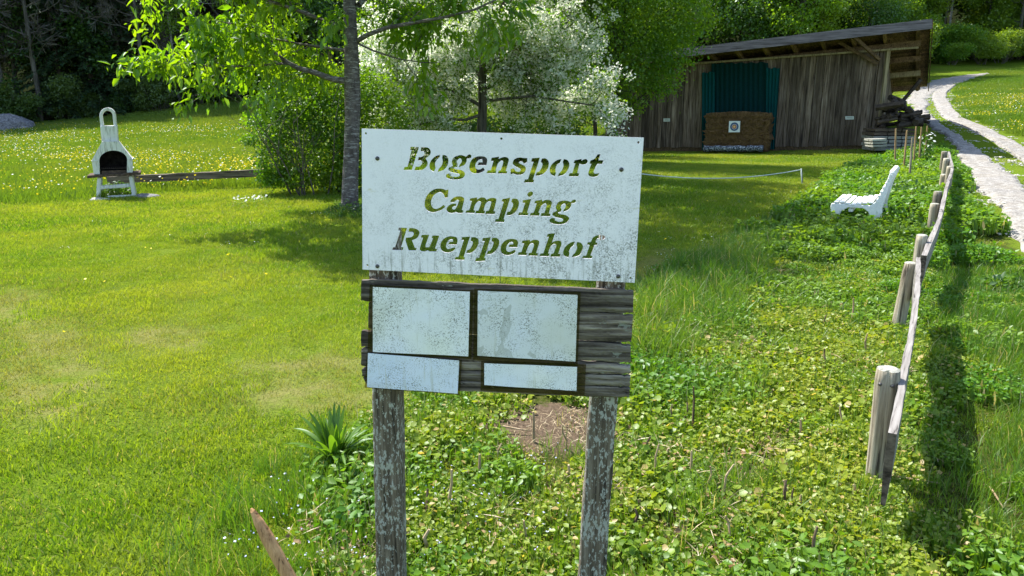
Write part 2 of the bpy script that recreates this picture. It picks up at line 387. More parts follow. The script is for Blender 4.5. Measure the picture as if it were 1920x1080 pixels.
def scatter(name, pts, scl, idx, protos, zrot=None, tilt=.0, label=None):
    """one 'stuff' object: plants of the given kinds, instanced on points of the ground"""
    me = bpy.data.meshes.new(name); n = len(pts); me.vertices.add(n); me.vertices.foreach_set('co', np.asarray(pts, np.float32).ravel())
    rot = np.zeros((n, 3), np.float32); rot[:, 2] = rng.random(n) * 6.283 if zrot is None else zrot; rot[:, :2] = rng.normal(0, tilt, (n, 2)) if tilt else 0
    a = me.attributes.new('rot', 'FLOAT_VECTOR', 'POINT'); a.data.foreach_set('vector', rot.ravel())
    a = me.attributes.new('scl', 'FLOAT', 'POINT'); a.data.foreach_set('value', np.asarray(scl, np.float32))
    a = me.attributes.new('idx', 'INT', 'POINT'); a.data.foreach_set('value', np.asarray(idx, np.int32))
    o = link(name, me); c = bpy.data.collections.new(name + '_kinds')
    for k, p in enumerate(protos):
        po = bpy.data.objects.new('%s_%02d' % (name, k), p); c.objects.link(po)
    ng = bpy.data.node_groups.new(name, 'GeometryNodeTree'); ng.interface.new_socket('Geometry', in_out='INPUT', socket_type='NodeSocketGeometry'); ng.interface.new_socket('Geometry', in_out='OUTPUT', socket_type='NodeSocketGeometry')
    N = ng.nodes; L = ng.links; gi = N.new('NodeGroupInput'); go = N.new('NodeGroupOutput'); ip = N.new('GeometryNodeInstanceOnPoints')
    ci = N.new('GeometryNodeCollectionInfo'); ci.inputs['Collection'].default_value = c; ci.inputs['Separate Children'].default_value = True; ci.inputs['Reset Children'].default_value = True
    def na(nm, ty):
        q = N.new('GeometryNodeInputNamedAttribute'); q.data_type = ty; q.inputs[0].default_value = nm; return q.outputs[0]
    e2r = N.new('FunctionNodeEulerToRotation'); L.new(na('rot', 'FLOAT_VECTOR'), e2r.inputs[0])
    L.new(gi.outputs[0], ip.inputs['Points']); L.new(ci.outputs[0], ip.inputs['Instance']); ip.inputs['Pick Instance'].default_value = True
    L.new(na('idx', 'INT'), ip.inputs['Instance Index']); L.new(e2r.outputs[0], ip.inputs['Rotation']); L.new(na('scl', 'FLOAT'), ip.inputs['Scale'])
    L.new(ip.outputs[0], go.inputs[0]); md = o.modifiers.new('plants', 'NODES'); md.node_group = ng
    tag(o, label, kind='stuff'); return o

# ------------------------------------------------------------------ tree builder
class Tree:
    def __init__(s, seed): s.r = random.Random(seed); s.wood = MB(); s.lp = []; s.ld = []
    def polybranch(s, pts, r0, r1, n=8):
        m = len(pts); s.wood.tube(pts, [r0 + (r1 - r0) * i / (m - 1) for i in range(m)], n, val=s.r.random())
    def grow(s, p, d, L, r, lvl, maxl, kids=(5, 7), curve=.25, up=.1, droop=0., ang=(30, 60), lenf=.5, leafn=10, minfrac=.25, leafy=1):
        n = max(3, min(7, int(L / .25) + 2)); pts = [Vector(p)]; d = Vector(d).normalized(); q = Vector(p)
        for i in range(n):
            d = (d + Vector([s.r.gauss(0, curve) for _ in range(3)]) * .5 + Vector((0, 0, up - droop * i / n))).normalized(); q = q + d * (L / n); pts.append(q.copy())
        if r > .002: s.wood.tube(pts, [max(.0015, r * (1 - .75 * i / n)) for i in range(n + 1)], 7 if r > .05 else (5 if r > .012 else 3), val=s.r.random(), cap=False)
        if lvl < maxl:
            k = s.r.randint(*kids)
            for j in range(k):
                f = minfrac + (1 - minfrac) * (j + s.r.random()) / k; x = f * n; i = min(n - 1, int(x)); b = pts[i].lerp(pts[i+1], x - i)
                dd = (pts[i+1] - pts[i]).normalized(); o = dd.orthogonal(); o.rotate(Quaternion(dd, s.r.random() * 6.283 )); a = R(s.r.uniform(*ang))
                s.grow(b, dd * math.cos(a) + o * math.sin(a), L * lenf * s.r.uniform(.7, 1.2) * (1.15 - .5 * f), r * .5 * (1.1 - .5 * f), lvl + 1, maxl, kids, curve, up, droop, ang, lenf, leafn, minfrac if lvl else .1, leafy)
        if lvl >= maxl - (leafy - 1):
            for j in range(leafn):
                f = (.15 + .85 * s.r.random()) * n; i = min(n - 1, int(f)); b = pts[i].lerp(pts[i+1], f - i); s.lp.append(tuple(b)); s.ld.append(tuple(pts[i+1] - pts[i]))
        return pts
def tree_leafmesh(name, lp, ld, size, tmpl, mat, jit=.06, droop=.5, sv=.35, thin=1.0):
    lp = np.array(lp); ld = norm(np.array(ld))
    if thin < 1: k = rng.random(len(lp)) < thin; lp, ld = lp[k], ld[k]
    n = len(lp); al = norm(ld * .5 + rng.normal(0, .6, (n, 3)) + np.array([0, 0, -droop])); nr = rdir(n, 1.2, .6)
    V, Fi, vv = leaves(lp + rng.normal(0, jit, (n, 3)), al, nr, size * (1 + sv * rng.normal(0, 1, n)).clip(.4, 1.8), tmpl)
    me = np_mesh(name, V, [Fi], vv); me.materials.append(mat); return me
barkmat = lambda nm, a, b, **k: woodmat(nm, [(.3, a), (.7, b)], axis=k.pop('axis', 2), grain=k.pop('grain', 30), bump=.9, vamt=.1, **k)
# ------------------------------------------------------------------ materials of the built things
M = {}
GREY = [(.25,(.075,.065,.055)),(.5,(.20,.18,.155)),(.75,(.36,.33,.29))]
M['post'] = woodmat('sign_post_wood', [(.3,(.042,.033,.025)),(.55,(.135,.108,.080)),(.8,(.27,.23,.18))], 2, 90, lichen=((.54,.55,.50), .53, 120), bump=1)
M['plank'] = woodmat('weathered_plank', [(.25,(.020,.015,.012)),(.5,(.11,.090,.074)),(.8,(.36,.32,.27))], 0, 75, lichen=((.30,.31,.27), .66, 45), bump=1)
M['rail'] = woodmat('silver_rail', [(.2,(.10,.09,.08)),(.5,(.19,.175,.16)),(.8,(.29,.275,.255))], 0, 60, rotz=-R(59), bump=.25)
M['fpost'] = woodmat('fence_post_wood', [(.22,(.09,.07,.05)),(.5,(.28,.245,.18)),(.8,(.46,.42,.33))], 2, 46, bump=.8)
M['fposttop'] = woodmat('sawn_top', [(.3,(.22,.22,.18)),(.7,(.40,.40,.34))], 2, 60)
M['shed'] = woodmat('shed_board', [(.22,(.036,.025,.017)),(.5,(.112,.082,.060)),(.82,(.25,.205,.165))], 2, 26, vamt=.55, bump=.4)
M['rafter'] = woodmat('roof_timber', [(.3,(.06,.038,.022)),(.7,(.26,.17,.09))], 1, 30, vamt=.4, rotz=-R(150.6))
M['fascia'] = woodmat('fascia_board', [(.3,(.045,.045,.048)),(.7,(.13,.13,.135))], 0, 30, vamt=.2, rotz=-R(150.6))
M['pale'] = woodmat('pale_timber', [(.3,(.20,.16,.09)),(.7,(.42,.35,.21))], 2, 30, vamt=.2)
M['stake'] = woodmat('stake_wood', [(.3,(.22,.14,.065)),(.7,(.42,.29,.15))], 2, 40, vamt=.25)
M['peg'] = woodmat('brown_stake', [(.3,(.28,.14,.06)),(.7,(.62,.36,.17))], 2, 60, vamt=.1)
M['log'] = woodmat('firewood', [(.3,(.030,.022,.016)),(.7,(.15,.118,.09))], 0, 30, vamt=.6)
M['slab'] = woodmat('grey_slab', [(.3,(.13,.13,.115)),(.7,(.33,.33,.29))], 0, 20, vamt=.4)
M['beam'] = woodmat('beam_wood', [(.3,(.06,.05,.038)),(.7,(.19,.155,.12))], 0, 30, vamt=.2)
def m_simple(name, a, b, sc=8, rough=.7, spec=.3, bump=.3, stops=(.35, .65), metal=0):
    s = NT(name); n = s.noise(sc, None, 6, .7); col = s.ramp(n, [(stops[0], a), (stops[1], b)])
    if bump: s.bump(s.noise(sc * 4, None, 5), bump, .004)
    return s.fin(col, rough, spec, metal)
def m_panel():
    s = NT('weathered_white_paint'); o = s.vec(); z = s.sep(o, 2); x = s.sep(o, 0)
    base = s.mix(s.noise(5, o, 3), (.83,.80,.90), (.92,.88,.93))
    low = s.ramp(z, [(0., 1.), (1., 0.)]); g = s.n('MapRange'); s.set(g, 0, z); g.inputs[1].default_value = -.24; g.inputs[2].default_value = .22; g.inputs[3].default_value = 1; g.inputs[4].default_value = .12
    grade = g.outputs[0]; xr = s.n('MapRange'); s.set(xr, 0, x); xr.inputs[1].default_value = -.42; xr.inputs[2].default_value = .1; xr.inputs[3].default_value = .45; xr.inputs[4].default_value = 1
    am = s.math('MULTIPLY', grade, xr.outputs[0])
    cl = s.noise(11, o, 6, .75); msk = s.ramp(cl, [(.44, 0.), (.60, 1.)]); st_ = s.ramp(s.noise(1, s.vec('Object', (38, 1, 3)), 4, .7), [(.5, 0.), (.66, 1.)]); msk = s.math('MAXIMUM', msk, s.math('MULTIPLY', st_, .7)); am = s.math('MULTIPLY', am, s.math('ADD', s.math('MULTIPLY', msk, 1.1), .10))
    sp = s.ramp(s.noise(260, o, 3, .8), [(.47, 0.), (.58, 1.)]); col = s.mix(s.math('MULTIPLY', sp, s.math('MINIMUM', am, .85)), base, (.085,.085,.075))
    sm = s.ramp(s.noise(60, o, 5, .8), [(.55, 0.), (.75, 1.)]); col = s.mix(s.math('MULTIPLY', sm, s.math('MULTIPLY', am, .5)), col, (.30,.29,.24))
    big = s.ramp(s.voro(26, o), [(.05, 1.), (.09, 0.)]); sel = s.ramp(s.noise(9, o, 2), [(.55, 0.), (.6, 1.)])
    col = s.mix(s.math('MULTIPLY', s.math('MULTIPLY', big, sel), am), col, (.05,.05,.045))
    ed = s.ramp(s.noise(1, s.vec('Object', (60, 1, 5)), 4, .7), [(.52, 0.), (.62, 1.)]); bt = s.n('MapRange'); s.set(bt, 0, z); bt.inputs[1].default_value = -.19; bt.inputs[2].default_value = -.12; bt.inputs[3].default_value = .55; bt.inputs[4].default_value = 0; col = s.mix(s.math('MULTIPLY', ed, bt.outputs[0]), col, (.16,.16,.13))
    yl = s.ramp(s.noise(14, s.vec('Object', (1,1,3)), 3), [(.66, 0.), (.74, .5)]); col = s.mix(yl, col, (.62,.56,.40))
    s.bump(s.noise(300, o, 3), .08, .001); return s.fin(col, .45, .45)
M['panel'] = m_panel()
def m_paper(name, base, spot, seed, warm):
    s = NT(name); o = s.vec(); mp = s.n('Mapping'); s.set(mp, 0, o); mp.inputs['Location'].default_value = (seed, seed * 2, 0); v = mp.outputs[0]
    col = s.mix(s.ramp(s.noise(4, v, 3), [(.35, 0.), (.7, 1.)]), base, warm)
    a = s.ramp(s.noise(300, v, 2, .7), [(.56, 0.), (.60, 1.)]); cl = s.ramp(s.noise(9, v, 5, .7), [(.40, .05), (.60, 1.)])
    col = s.mix(s.math('MULTIPLY', a, cl), col, spot)
    b = s.ramp(s.noise(130, v, 3, .7), [(.62, 0.), (.65, 1.)]); col = s.mix(s.math('MULTIPLY', b, cl), col, spot)
    tide = s.ramp(s.noise(4.5, v, 4, .6, .6), [(.50, 0.), (.508, .55), (.60, .25)] if seed == 5 else [(.55, 0.), (.60, .22)]); col = s.mix(tide, col, (.33,.34,.32)); dr = s.ramp(s.noise(1, s.vec('Object', (55, 1, 4)), 4, .7), [(.56, 0.), (.66, .45)]); col = s.mix(dr, col, (.45,.44,.36))
    s.b.inputs['Coat Weight'].default_value = .6; s.b.inputs['Coat Roughness'].default_value = .12
    s.bump(s.noise(7, v, 3), .25, .01); return s.fin(col, .5, .4)
def m_film():
    s = NT('laminate_film'); g = s.n('BsdfGlossy'); g.inputs['Roughness'].default_value = .2; s.set(g, 0, (.8,.85,.9)); t = s.n('BsdfTransparent'); s.set(t, 0, (.66,.60,.57))
    m = s.n('MixShader'); m.inputs[0].default_value = .025; s.t.links.new(t.outputs[0], m.inputs[1]); s.t.links.new(g.outputs[0], m.inputs[2]); s.t.links.new(m.outputs[0], s.out.inputs[0]); return s.m
M['film'] = m_film()
M['screw'] = m_simple('dull_screw', (.05,.05,.05), (.16,.15,.14), 200, .5, .5, 0, metal=.6)
M['bench'] = m_simple('white_plastic', (.72,.73,.70), (.84,.85,.82), 20, .4, .45, .02)
M['concrete'] = (lambda s: (s.bump(s.noise(90), .4, .004), s.fin(s.mix(s.ramp(s.noise(1, s.vec('Object', (22, 22, 3)), 5, .75), [(.50, 0.), (.68, .8)]), s.mix(s.noise(9), (.60,.62,.61), (.76,.77,.75)), (.17,.16,.13)), .9, .15))[1])(NT('stained_white_concrete'))
M['soot'] = m_simple('soot', (.006,.006,.006), (.03,.026,.024), 14, .95, .05)
M['shelf'] = m_simple('dark_stone_shelf', (.05,.035,.028), (.14,.10,.08), 22, .9, .1)
M['grate'] = m_simple('rusty_iron', (.02,.018,.018), (.07,.05,.045), 60, .6, .3)
M['teal'] = m_simple('teal_net', (.002,.048,.052), (.004,.080,.080), 25, .85, .1, .2)
M['teal2'] = m_simple('dark_teal_net', (.0015,.022,.024), (.002,.036,.036), 25, .85, .1, .2)
M['straw'] = (lambda s: (s.bump(s.noise(1, s.vec('Object', (30, 30, 160)), 5, .8), 1, .03), s.fin(s.mix(s.ramp(s.noise(5), [(.4, 0.), (.7, .6)]), s.ramp(s.noise(1, s.vec('Object', (26, 26, 120)), 6, .8), [(.3, (.05,.030,.014)), (.5, (.155,.095,.046)), (.75, (.30,.205,.105))]), (.07,.042,.024)), .95, .05))[1])(NT('straw'))
M['strap'] = m_simple('pale_strap', (.4,.36,.22), (.6,.55,.38), 20)
M['speck'] = (lambda s: (s.bump(s.noise(50), 1, .03), s.fin(s.ramp(s.noise(24, None, 4, .8), [(.46, (.012,.016,.03)), (.52, (.10,.13,.18)), (.60, (.66,.72,.80))]), .8, .2))[1])(NT('speckled_sheet'))
M['whitesign'] = m_simple('faded_white_sign', (.50,.55,.50), (.66,.70,.64), 8, .5)
M['grey'] = m_simple('sign_lettering', (.15,.17,.16), (.22,.24,.22), 30, .6, .2, 0)
M['cord'] = m_simple('pale_cord', (.42,.48,.44), (.62,.68,.62), 30, .6)
M['heap'] = m_simple('grey_gravel_heap', (.09,.085,.09), (.28,.27,.28), 9, .95, .1, 1)
M['stone'] = m_simple('pale_stone', (.28,.27,.24), (.60,.58,.52), 14, .9, .1, .6)
M['drystem'] = woodmat('dry_stem', [(.3,(.36,.25,.13)),(.7,(.72,.56,.36))], 2, 40, vamt=.4, bump=.2)
M['drydark'] = woodmat('dark_dry_stem', [(.3,(.10,.065,.04)),(.7,(.30,.22,.14))], 2, 40, vamt=.4, bump=.2)

# ------------------------------------------------------------------ stencil lettering traced as outlines (c marks a corner)
c = 1
GL = [
((750,265),9.6,[
 [(190,97,c),(345,103,c),(212,518,c),(62,517,c),(80,462,c),(135,455,c),(207,160,c),(183,155,c)],
 [(380,108,c),(500,112),(553,170),(542,240),(465,310,c),(498,370),(488,440),(400,512),(255,524,c),(280,455,c),(350,450),(395,400),(380,350),(318,342,c),(335,285,c),(400,275),(440,230),(425,185),(370,178,c)],
 [(728,240,c),(640,268),(560,345),(528,430),(545,510),(615,548,c),(642,478,c),(632,400),(665,330),(715,285,c)],
 [(768,240,c),(840,262),(874,330),(858,425),(790,510),(675,553,c),(692,500,c),(745,440),(768,370),(756,298,c)],
 [(1190,275,c),(1240,235),(1280,245),(1283,285),(1250,308),(1202,312,c),(1197,370),(1150,430),(1055,467,c),(1072,418,c),(1102,385),(1110,338),(1083,310),(1045,327),(1025,370),(1040,418,c),(1030,462,c),(975,475),(1000,500),(1100,515),(1160,555),(1170,605),(1125,662),(1030,690),(920,685),(840,655),(828,610),(870,577),(920,585,c),(925,625),(990,637),(1060,628),(1070,598),(1040,583),(920,555),(875,520),(880,475),(950,440,c),(930,380),(960,300),(1030,258),(1110,248)],
 [(1440,268),(1530,278),(1572,335),(1555,430,c),(1395,430,c),(1415,378,c),(1485,375,c),(1480,335),(1450,325),(1400,350),(1362,410),(1360,470),(1400,505),(1450,500),(1500,470,c),(1530,515,c),(1470,555),(1380,580),(1290,560),(1248,490),(1257,400),(1300,322),(1370,280)],
 [(1650,295,c),(1787,275,c),(1775,315,c),(1850,285),(1920,285),(1960,325),(1950,380),(1904,530,c),(1934,540,c),(1919,582,c),(1760,582,c),(1775,525,c),(1812,520,c),(1855,390),(1848,352),(1815,352),(1765,400),(1722,520,c),(1740,525,c),(1722,578,c),(1555,575,c),(1575,525,c),(1635,518,c),(1680,358,c),(1635,350,c)]]),
((940,265),9.6,[
 [(345,290),(405,300),(470,300,c),(465,375,c),(405,405,c),(380,368),(330,365),(322,392),(400,430),(440,470),(430,540),(370,595),(280,605),(210,580,c),(165,600,c),(165,495,c),(230,485,c),(260,535),(320,545),(348,520),(330,490),(250,450),(205,400),(225,335),(280,300)],
 [(550,305,c),(695,292,c),(570,685,c),(592,692,c),(575,745,c),(405,743,c),(425,685,c),(480,680,c),(580,372,c),(538,368,c)],
 [(730,310,c),(800,308),(853,370),(840,480),(770,575),(690,616),(612,620,c),(635,560,c),(690,530),(735,450),(738,400),(710,372,c)],
 [(1082,318,c),(1000,338),(912,410),(870,500),(890,590),(962,630,c),(985,570,c),(975,510),(1000,430),(1055,385,c)],
 [(1127,318,c),(1190,338),(1225,405),(1205,500),(1130,595),(1015,633,c),(1035,580,c),(1090,520),(1118,440),(1105,370,c)],
 [(1320,340,c),(1450,315,c),(1440,350,c),(1500,320),(1545,330),(1553,370),(1520,410),(1460,420),(1405,405,c),(1370,570,c),(1405,578,c),(1385,633,c),(1208,632,c),(1230,572,c),(1280,568,c),(1330,400,c),(1298,393,c)],
 [(1735,232,c),(1785,232,c),(1750,338,c),(1840,340,c),(1815,410,c),(1725,408,c),(1668,530),(1672,572),(1710,580),(1765,565,c),(1742,615),(1680,642),(1600,635),(1565,590),(1585,500),(1620,408,c),(1585,400,c),(1605,345,c),(1680,310)]]),
((785,345),9.6,[
 [(370,80),(450,92),(490,110,c),(538,97,c),(525,245,c),(470,250,c),(450,190),(400,152),(340,157),(270,210),(228,300),(232,390),(290,445),(370,430),(450,375,c),(483,405,c),(400,470),(270,510),(160,480),(108,400),(115,290),(170,180),(270,100)],
 [(570,300),(640,240),(720,220),(800,237),(820,290),(778,465,c),(808,475,c),(790,525,c),(710,525,c),(670,508,c),(600,525),(540,515),(500,470),(520,410),(590,360),(682,350,c),(672,396,c),(622,408),(602,432),(620,455),(655,452),(690,405,c),(725,300,c),(690,287),(635,325),(580,332,c)],
 [(925,260,c),(1058,238,c),(1050,278,c),(1120,242),(1190,247),(1222,283,c),(1290,252),(1370,254),(1400,292),(1350,488,c),(1382,492,c),(1365,545,c),(1198,542,c),(1210,485,c),(1262,480,c),(1305,345),(1290,318),(1245,320),(1200,370),(1170,478,c),(1198,482,c),(1183,537,c),(1015,533,c),(1030,480,c),(1075,475,c),(1122,348),(1108,316),(1068,318),(1020,370),(990,470,c),(1022,477,c),(1005,527,c),(838,522,c),(860,475,c),(910,470,c),(955,310,c),(912,303,c)],
 [(1510,268,c),(1650,245,c),(1530,632,c),(1552,640,c),(1532,690,c),(1365,685,c),(1385,632,c),(1435,628,c),(1530,325,c),(1490,320,c)],
 [(1685,262,c),(1765,264),(1805,320),(1795,410),(1745,500),(1660,562),(1575,562,c),(1595,500,c),(1645,488),(1690,410),(1698,355),(1665,325,c)]]),
((940,345),9.6,[
 [(466,190),(500,145),(545,135),(573,163),(552,208),(500,236)],
 [(390,290,c),(538,268,c),(465,513,c),(490,518,c),(470,568,c),(298,565,c),(320,512,c),(375,508,c),(425,345,c),(380,340,c)],
 [(610,298,c),(740,280,c),(735,313,c),(800,285),(880,292),(913,332),(903,380),(855,530,c),(890,535,c),(870,583,c),(705,580,c),(722,522,c),(775,518,c),(812,405),(810,362),(780,353),(720,400),(670,512,c),(695,518,c),(675,575,c),(510,572,c),(530,520,c),(585,512,c),(635,355,c),(590,350,c)],
 [(1120,298),(1190,302),(1250,320,c),(1290,285),(1328,280),(1343,308),(1320,340),(1260,350,c),(1250,410),(1200,470),(1105,505,c),(1120,463,c),(1155,415),(1158,372),(1130,356),(1090,377),(1070,420),(1085,460,c),(1070,502,c),(1022,515),(1050,540),(1150,555),(1215,602),(1213,652),(1150,710),(1050,730),(950,720),(880,690),(868,645),(905,612),(965,615,c),(970,655),(1040,676),(1100,668),(1112,642),(1085,623),(980,600),(920,560),(930,520),(1000,480,c),(980,420),(1010,345),(1060,307)]]),
((730,415),9.143,[
 [(165,105,c),(307,112,c),(205,438,c),(245,445,c),(228,495,c),(48,490,c),(65,442,c),(100,435,c),(187,162,c),(150,155,c)],
 [(345,112,c),(440,120),(510,162),(515,222),(470,290),(390,325,c),(440,450,c),(472,456,c),(455,500,c),(330,498,c),(275,332,c),(285,278,c),(370,270),(412,238),(415,202),(385,182),(325,180,c)],
 [(555,230,c),(685,228,c),(622,420),(650,440),(690,430),(747,295,c),(725,290,c),(740,240,c),(858,243,c),(785,465,c),(822,470,c),(805,520,c),(680,518,c),(660,500,c),(590,518),(530,500),(525,450),(577,283,c),(540,278,c)],
 [(1080,255),(1150,272),(1172,325),(1155,402,c),(1010,398,c),(1030,350,c),(1090,345,c),(1086,317),(1050,310),(1000,345),(975,410),(985,460),(1030,472),(1115,440,c),(1140,470,c),(1080,515),(990,538),(910,510),(875,440),(890,352),(950,287),(1010,259)],
 [(1240,270,c),(1385,258,c),(1275,610,c),(1300,618,c),(1282,665,c),(1115,660,c),(1135,610,c),(1185,605,c),(1275,325,c),(1235,322,c)],
 [(1405,268,c),(1480,272),(1530,315),(1523,400),(1470,490),(1390,545),(1315,545,c),(1335,490,c),(1382,472),(1420,405),(1428,358),(1395,335,c)],
 [(1600,285,c),(1740,270,c),(1630,625,c),(1655,632,c),(1640,680,c),(1465,690,c),(1485,632,c),(1540,622,c),(1632,345,c),(1590,338,c)],
 [(1765,280,c),(1840,282),(1885,332),(1873,420),(1820,508),(1740,562),(1665,565,c),(1690,508,c),(1737,488),(1775,415),(1783,363),(1750,345,c)]]),
((930,415),9.143,[
 [(280,300),(350,312),(378,362),(365,447,c),(212,445,c),(230,395,c),(295,390,c),(290,362),(255,357),(205,390),(175,450),(187,505),(235,520),(320,485,c),(345,515,c),(290,560),(200,583),(115,560),(80,490),(95,400),(150,335),(210,307)],
 [(450,330,c),(585,313,c),(580,343,c),(650,315),(720,322),(743,362),(728,420),(690,540,c),(722,545,c),(708,595,c),(548,590,c),(565,540,c),(608,535,c),(648,422),(643,387),(608,380),(560,420),(515,535,c),(540,540,c),(520,585,c),(368,580,c),(385,530,c),(435,525,c),(480,385,c),(440,380,c)],
 [(885,215,c),(1017,200,c),(960,362,c),(1020,332),(1095,332),(1125,372),(1113,430),(1070,552,c),(1105,558,c),(1090,612,c),(930,608,c),(948,555,c),(985,550,c),(1030,432),(1023,397),(985,392),(935,440),(895,548,c),(920,555,c),(900,603,c),(742,600,c),(762,550,c),(812,545,c),(905,270,c),(868,268,c)],
 [(1355,345,c),(1280,362),(1192,430),(1152,520),(1167,590),(1240,620,c),(1262,565,c),(1255,520),(1280,460),(1330,412,c)],
 [(1392,350,c),(1455,367),(1490,422),(1478,500),(1420,587),(1295,622,c),(1315,575,c),(1360,530),(1388,460),(1378,395,c)],
 [(1570,360,c),(1625,352,c),(1660,282),(1720,242),(1800,228,c),(1800,325,c),(1765,297),(1730,302),(1710,360,c),(1745,365,c),(1730,408,c),(1690,410,c),(1625,580,c),(1655,598,c),(1640,638,c),(1475,635,c),(1495,588,c),(1545,585,c),(1605,408,c),(1560,400,c)],
 [(1818,235,c),(1860,247),(1872,275),(1850,303),(1818,315,c)]])]
def smoothpoly(pts, k=5):
    n = len(pts); P_ = [np.array(p[:2], float) for p in pts]; C = [len(p) > 2 for p in pts]; out = []
    for i in range(n):
        a, b = P_[i], P_[(i+1) % n]; ca, cb = C[i], C[(i+1) % n]; out.append(a)
        if ca and cb: continue
        ta = (b - a) if ca else (b - P_[i-1]) * .5; tb = (b - a) if cb else (P_[(i+2) % n] - a) * .5
        for j in range(1, k):
            t = j / k; out.append((2*t**3-3*t**2+1)*a + (t**3-2*t**2+t)*ta + (-2*t**3+3*t**2)*b + (t**3-t**2)*tb)
    return out

# ------------------------------------------------------------------ the sign
SN = Vector((.078, 1, 0)).normalized(); SP0 = Vector((0, 2.2, 0)); SX = Vector((SN.y, -SN.x, 0)); SO = onplane(942, 383, SP0, SN)
sign = empty('notice_sign', (SO.x, SO.y, 0), math.atan2(SX.y, SX.x))
tag(sign, 'weathered white stencil sign over a plank notice board on two lichen-spotted posts', 'sign')
def S(px, py, off=0.0):   # sign-plane coordinates (x along, z up), off = metres towards the viewer
    p0 = SP0 - SN * off; q = onplane(px, py, p0, SN); r = q - Vector((SO.x, SO.y, 0)); return (r.dot(SX), r.z)
def flatplate(name, outer, holes, thick, mat, yoff, parent, zc=0.0, bevel=0.0):
    cu = bpy.data.curves.new(name, 'CURVE'); cu.dimensions = '2D'; cu.fill_mode = 'BOTH'; cu.extrude = thick / 2
    for poly in [outer] + holes:
        sp = cu.splines.new('POLY'); sp.points.add(len(poly) - 1); sp.use_cyclic_u = True
        for pt, q in zip(sp.points, poly): pt.co = (q[0], q[1] - zc, 0, 1)
    t = bpy.data.objects.new(name, cu); COL.objects.link(t); dg = bpy.context.evaluated_depsgraph_get(); me = bpy.data.meshes.new_from_object(t.evaluated_get(dg))
    bpy.data.objects.remove(t); me.transform(Matrix.Rotation(R(90), 4, 'X')); me.materials.clear(); me.materials.append(mat)
    for p in me.polygons: p.use_smooth = False
    o = link(name, me, parent, (0, yoff, zc)); return o
TH = .0035
outer = [S(*p) for p in [(678.5,241),(1207,258),(1190,530),(680,505)]]
holes = []
for (ox, oy), sc, gl in GL:
    for g in gl: holes.append([S(ox + q[0] / sc, oy + q[1] / sc) for q in smoothpoly(g)])
def circ(px, py, r): cx, cz = S(px, py); return [(cx + r * math.cos(a * math.pi / 8), cz + r * math.sin(a * math.pi / 8)) for a in range(16)]
for p in ((686,250),(940,260),(1197,267),(1182,521),(689,497)): holes.append(circ(p[0], p[1], .0035))
ZC = SO.z
pan = flatplate('stencil_panel', outer, holes, TH, M['panel'], 0, sign, ZC); pan['label'] = 'white stencil panel lettered Bogensport Camping Rueppenhof'
def spl(x, z, off): return (x, -off, z)
sb_ = MB()
for (px, py) in ((708,297),(1165,318),(1159,518),(708,499)):
    x, z = S(px, py); k = MB()
    k.tube([(x, -.002, z), (x, -.0045, z)], [.0065, .0058], 12, val=.5); k.tube([(x, -.0046, z), (x, -.006, z)], [.003, .003], 6, val=.2)
    o = k.build('screw', M['screw'], None, True); o.parent = sign
# posts (square, leaning slightly as in the photo); local coords
def spost(lt, rt, lb, rb, yoff, name='post'):
    # px of left/right edge at y=620 and y=1080
    a = S(lt[0], lt[1], -yoff); b = S(rt[0], rt[1], -yoff); c_ = S(lb[0], lb[1], -yoff); d = S(rb[0], rb[1], -yoff)
    m = MB(); n = 46; V = []; Fs = []; r = np.random.default_rng(int(lt[0])); dep = .075
    ax = np.array([(a[0] + c_[0]) / 2, 0]); 
    def at(z):
        kl = (z - a[1]) / (c_[1] - a[1]); kr = (z - b[1]) / (d[1] - b[1]); return a[0] + (c_[0] - a[0]) * kl, b[0] + (d[0] - b[0]) * kr
    z0, z1 = ZC + .14, -.3
    for i in range(n + 1):
        z = z0 + (z1 - z0) * i / n; xl, xr = at(z); j = r.normal(0, .0009, 8)
        for (x, y) in ((xl + .004, 0), (xr - .004, 0), (xr, .005), (xr, dep), (xl, dep), (xl, .005)): V.append((x + j[0], yoff + y + j[1] * (y == 0), z))
    for i in range(n):
        for k in range(6): Fs.append((i*6+k, i*6+(k+1) % 6, (i+1)*6+(k+1) % 6, (i+1)*6+k))
    Fs += [tuple(range(5, -1, -1)), tuple(n*6+k for k in range(6))]; m.add(V, Fs, .5)
    o = m.build(name, M['post'], None); o.parent = sign; return o
spost((697,740),(748,740),(705,1080),(754,1080), .030); spost((1106,750),(1158,750),(1085,1080),(1136,1080), .030)
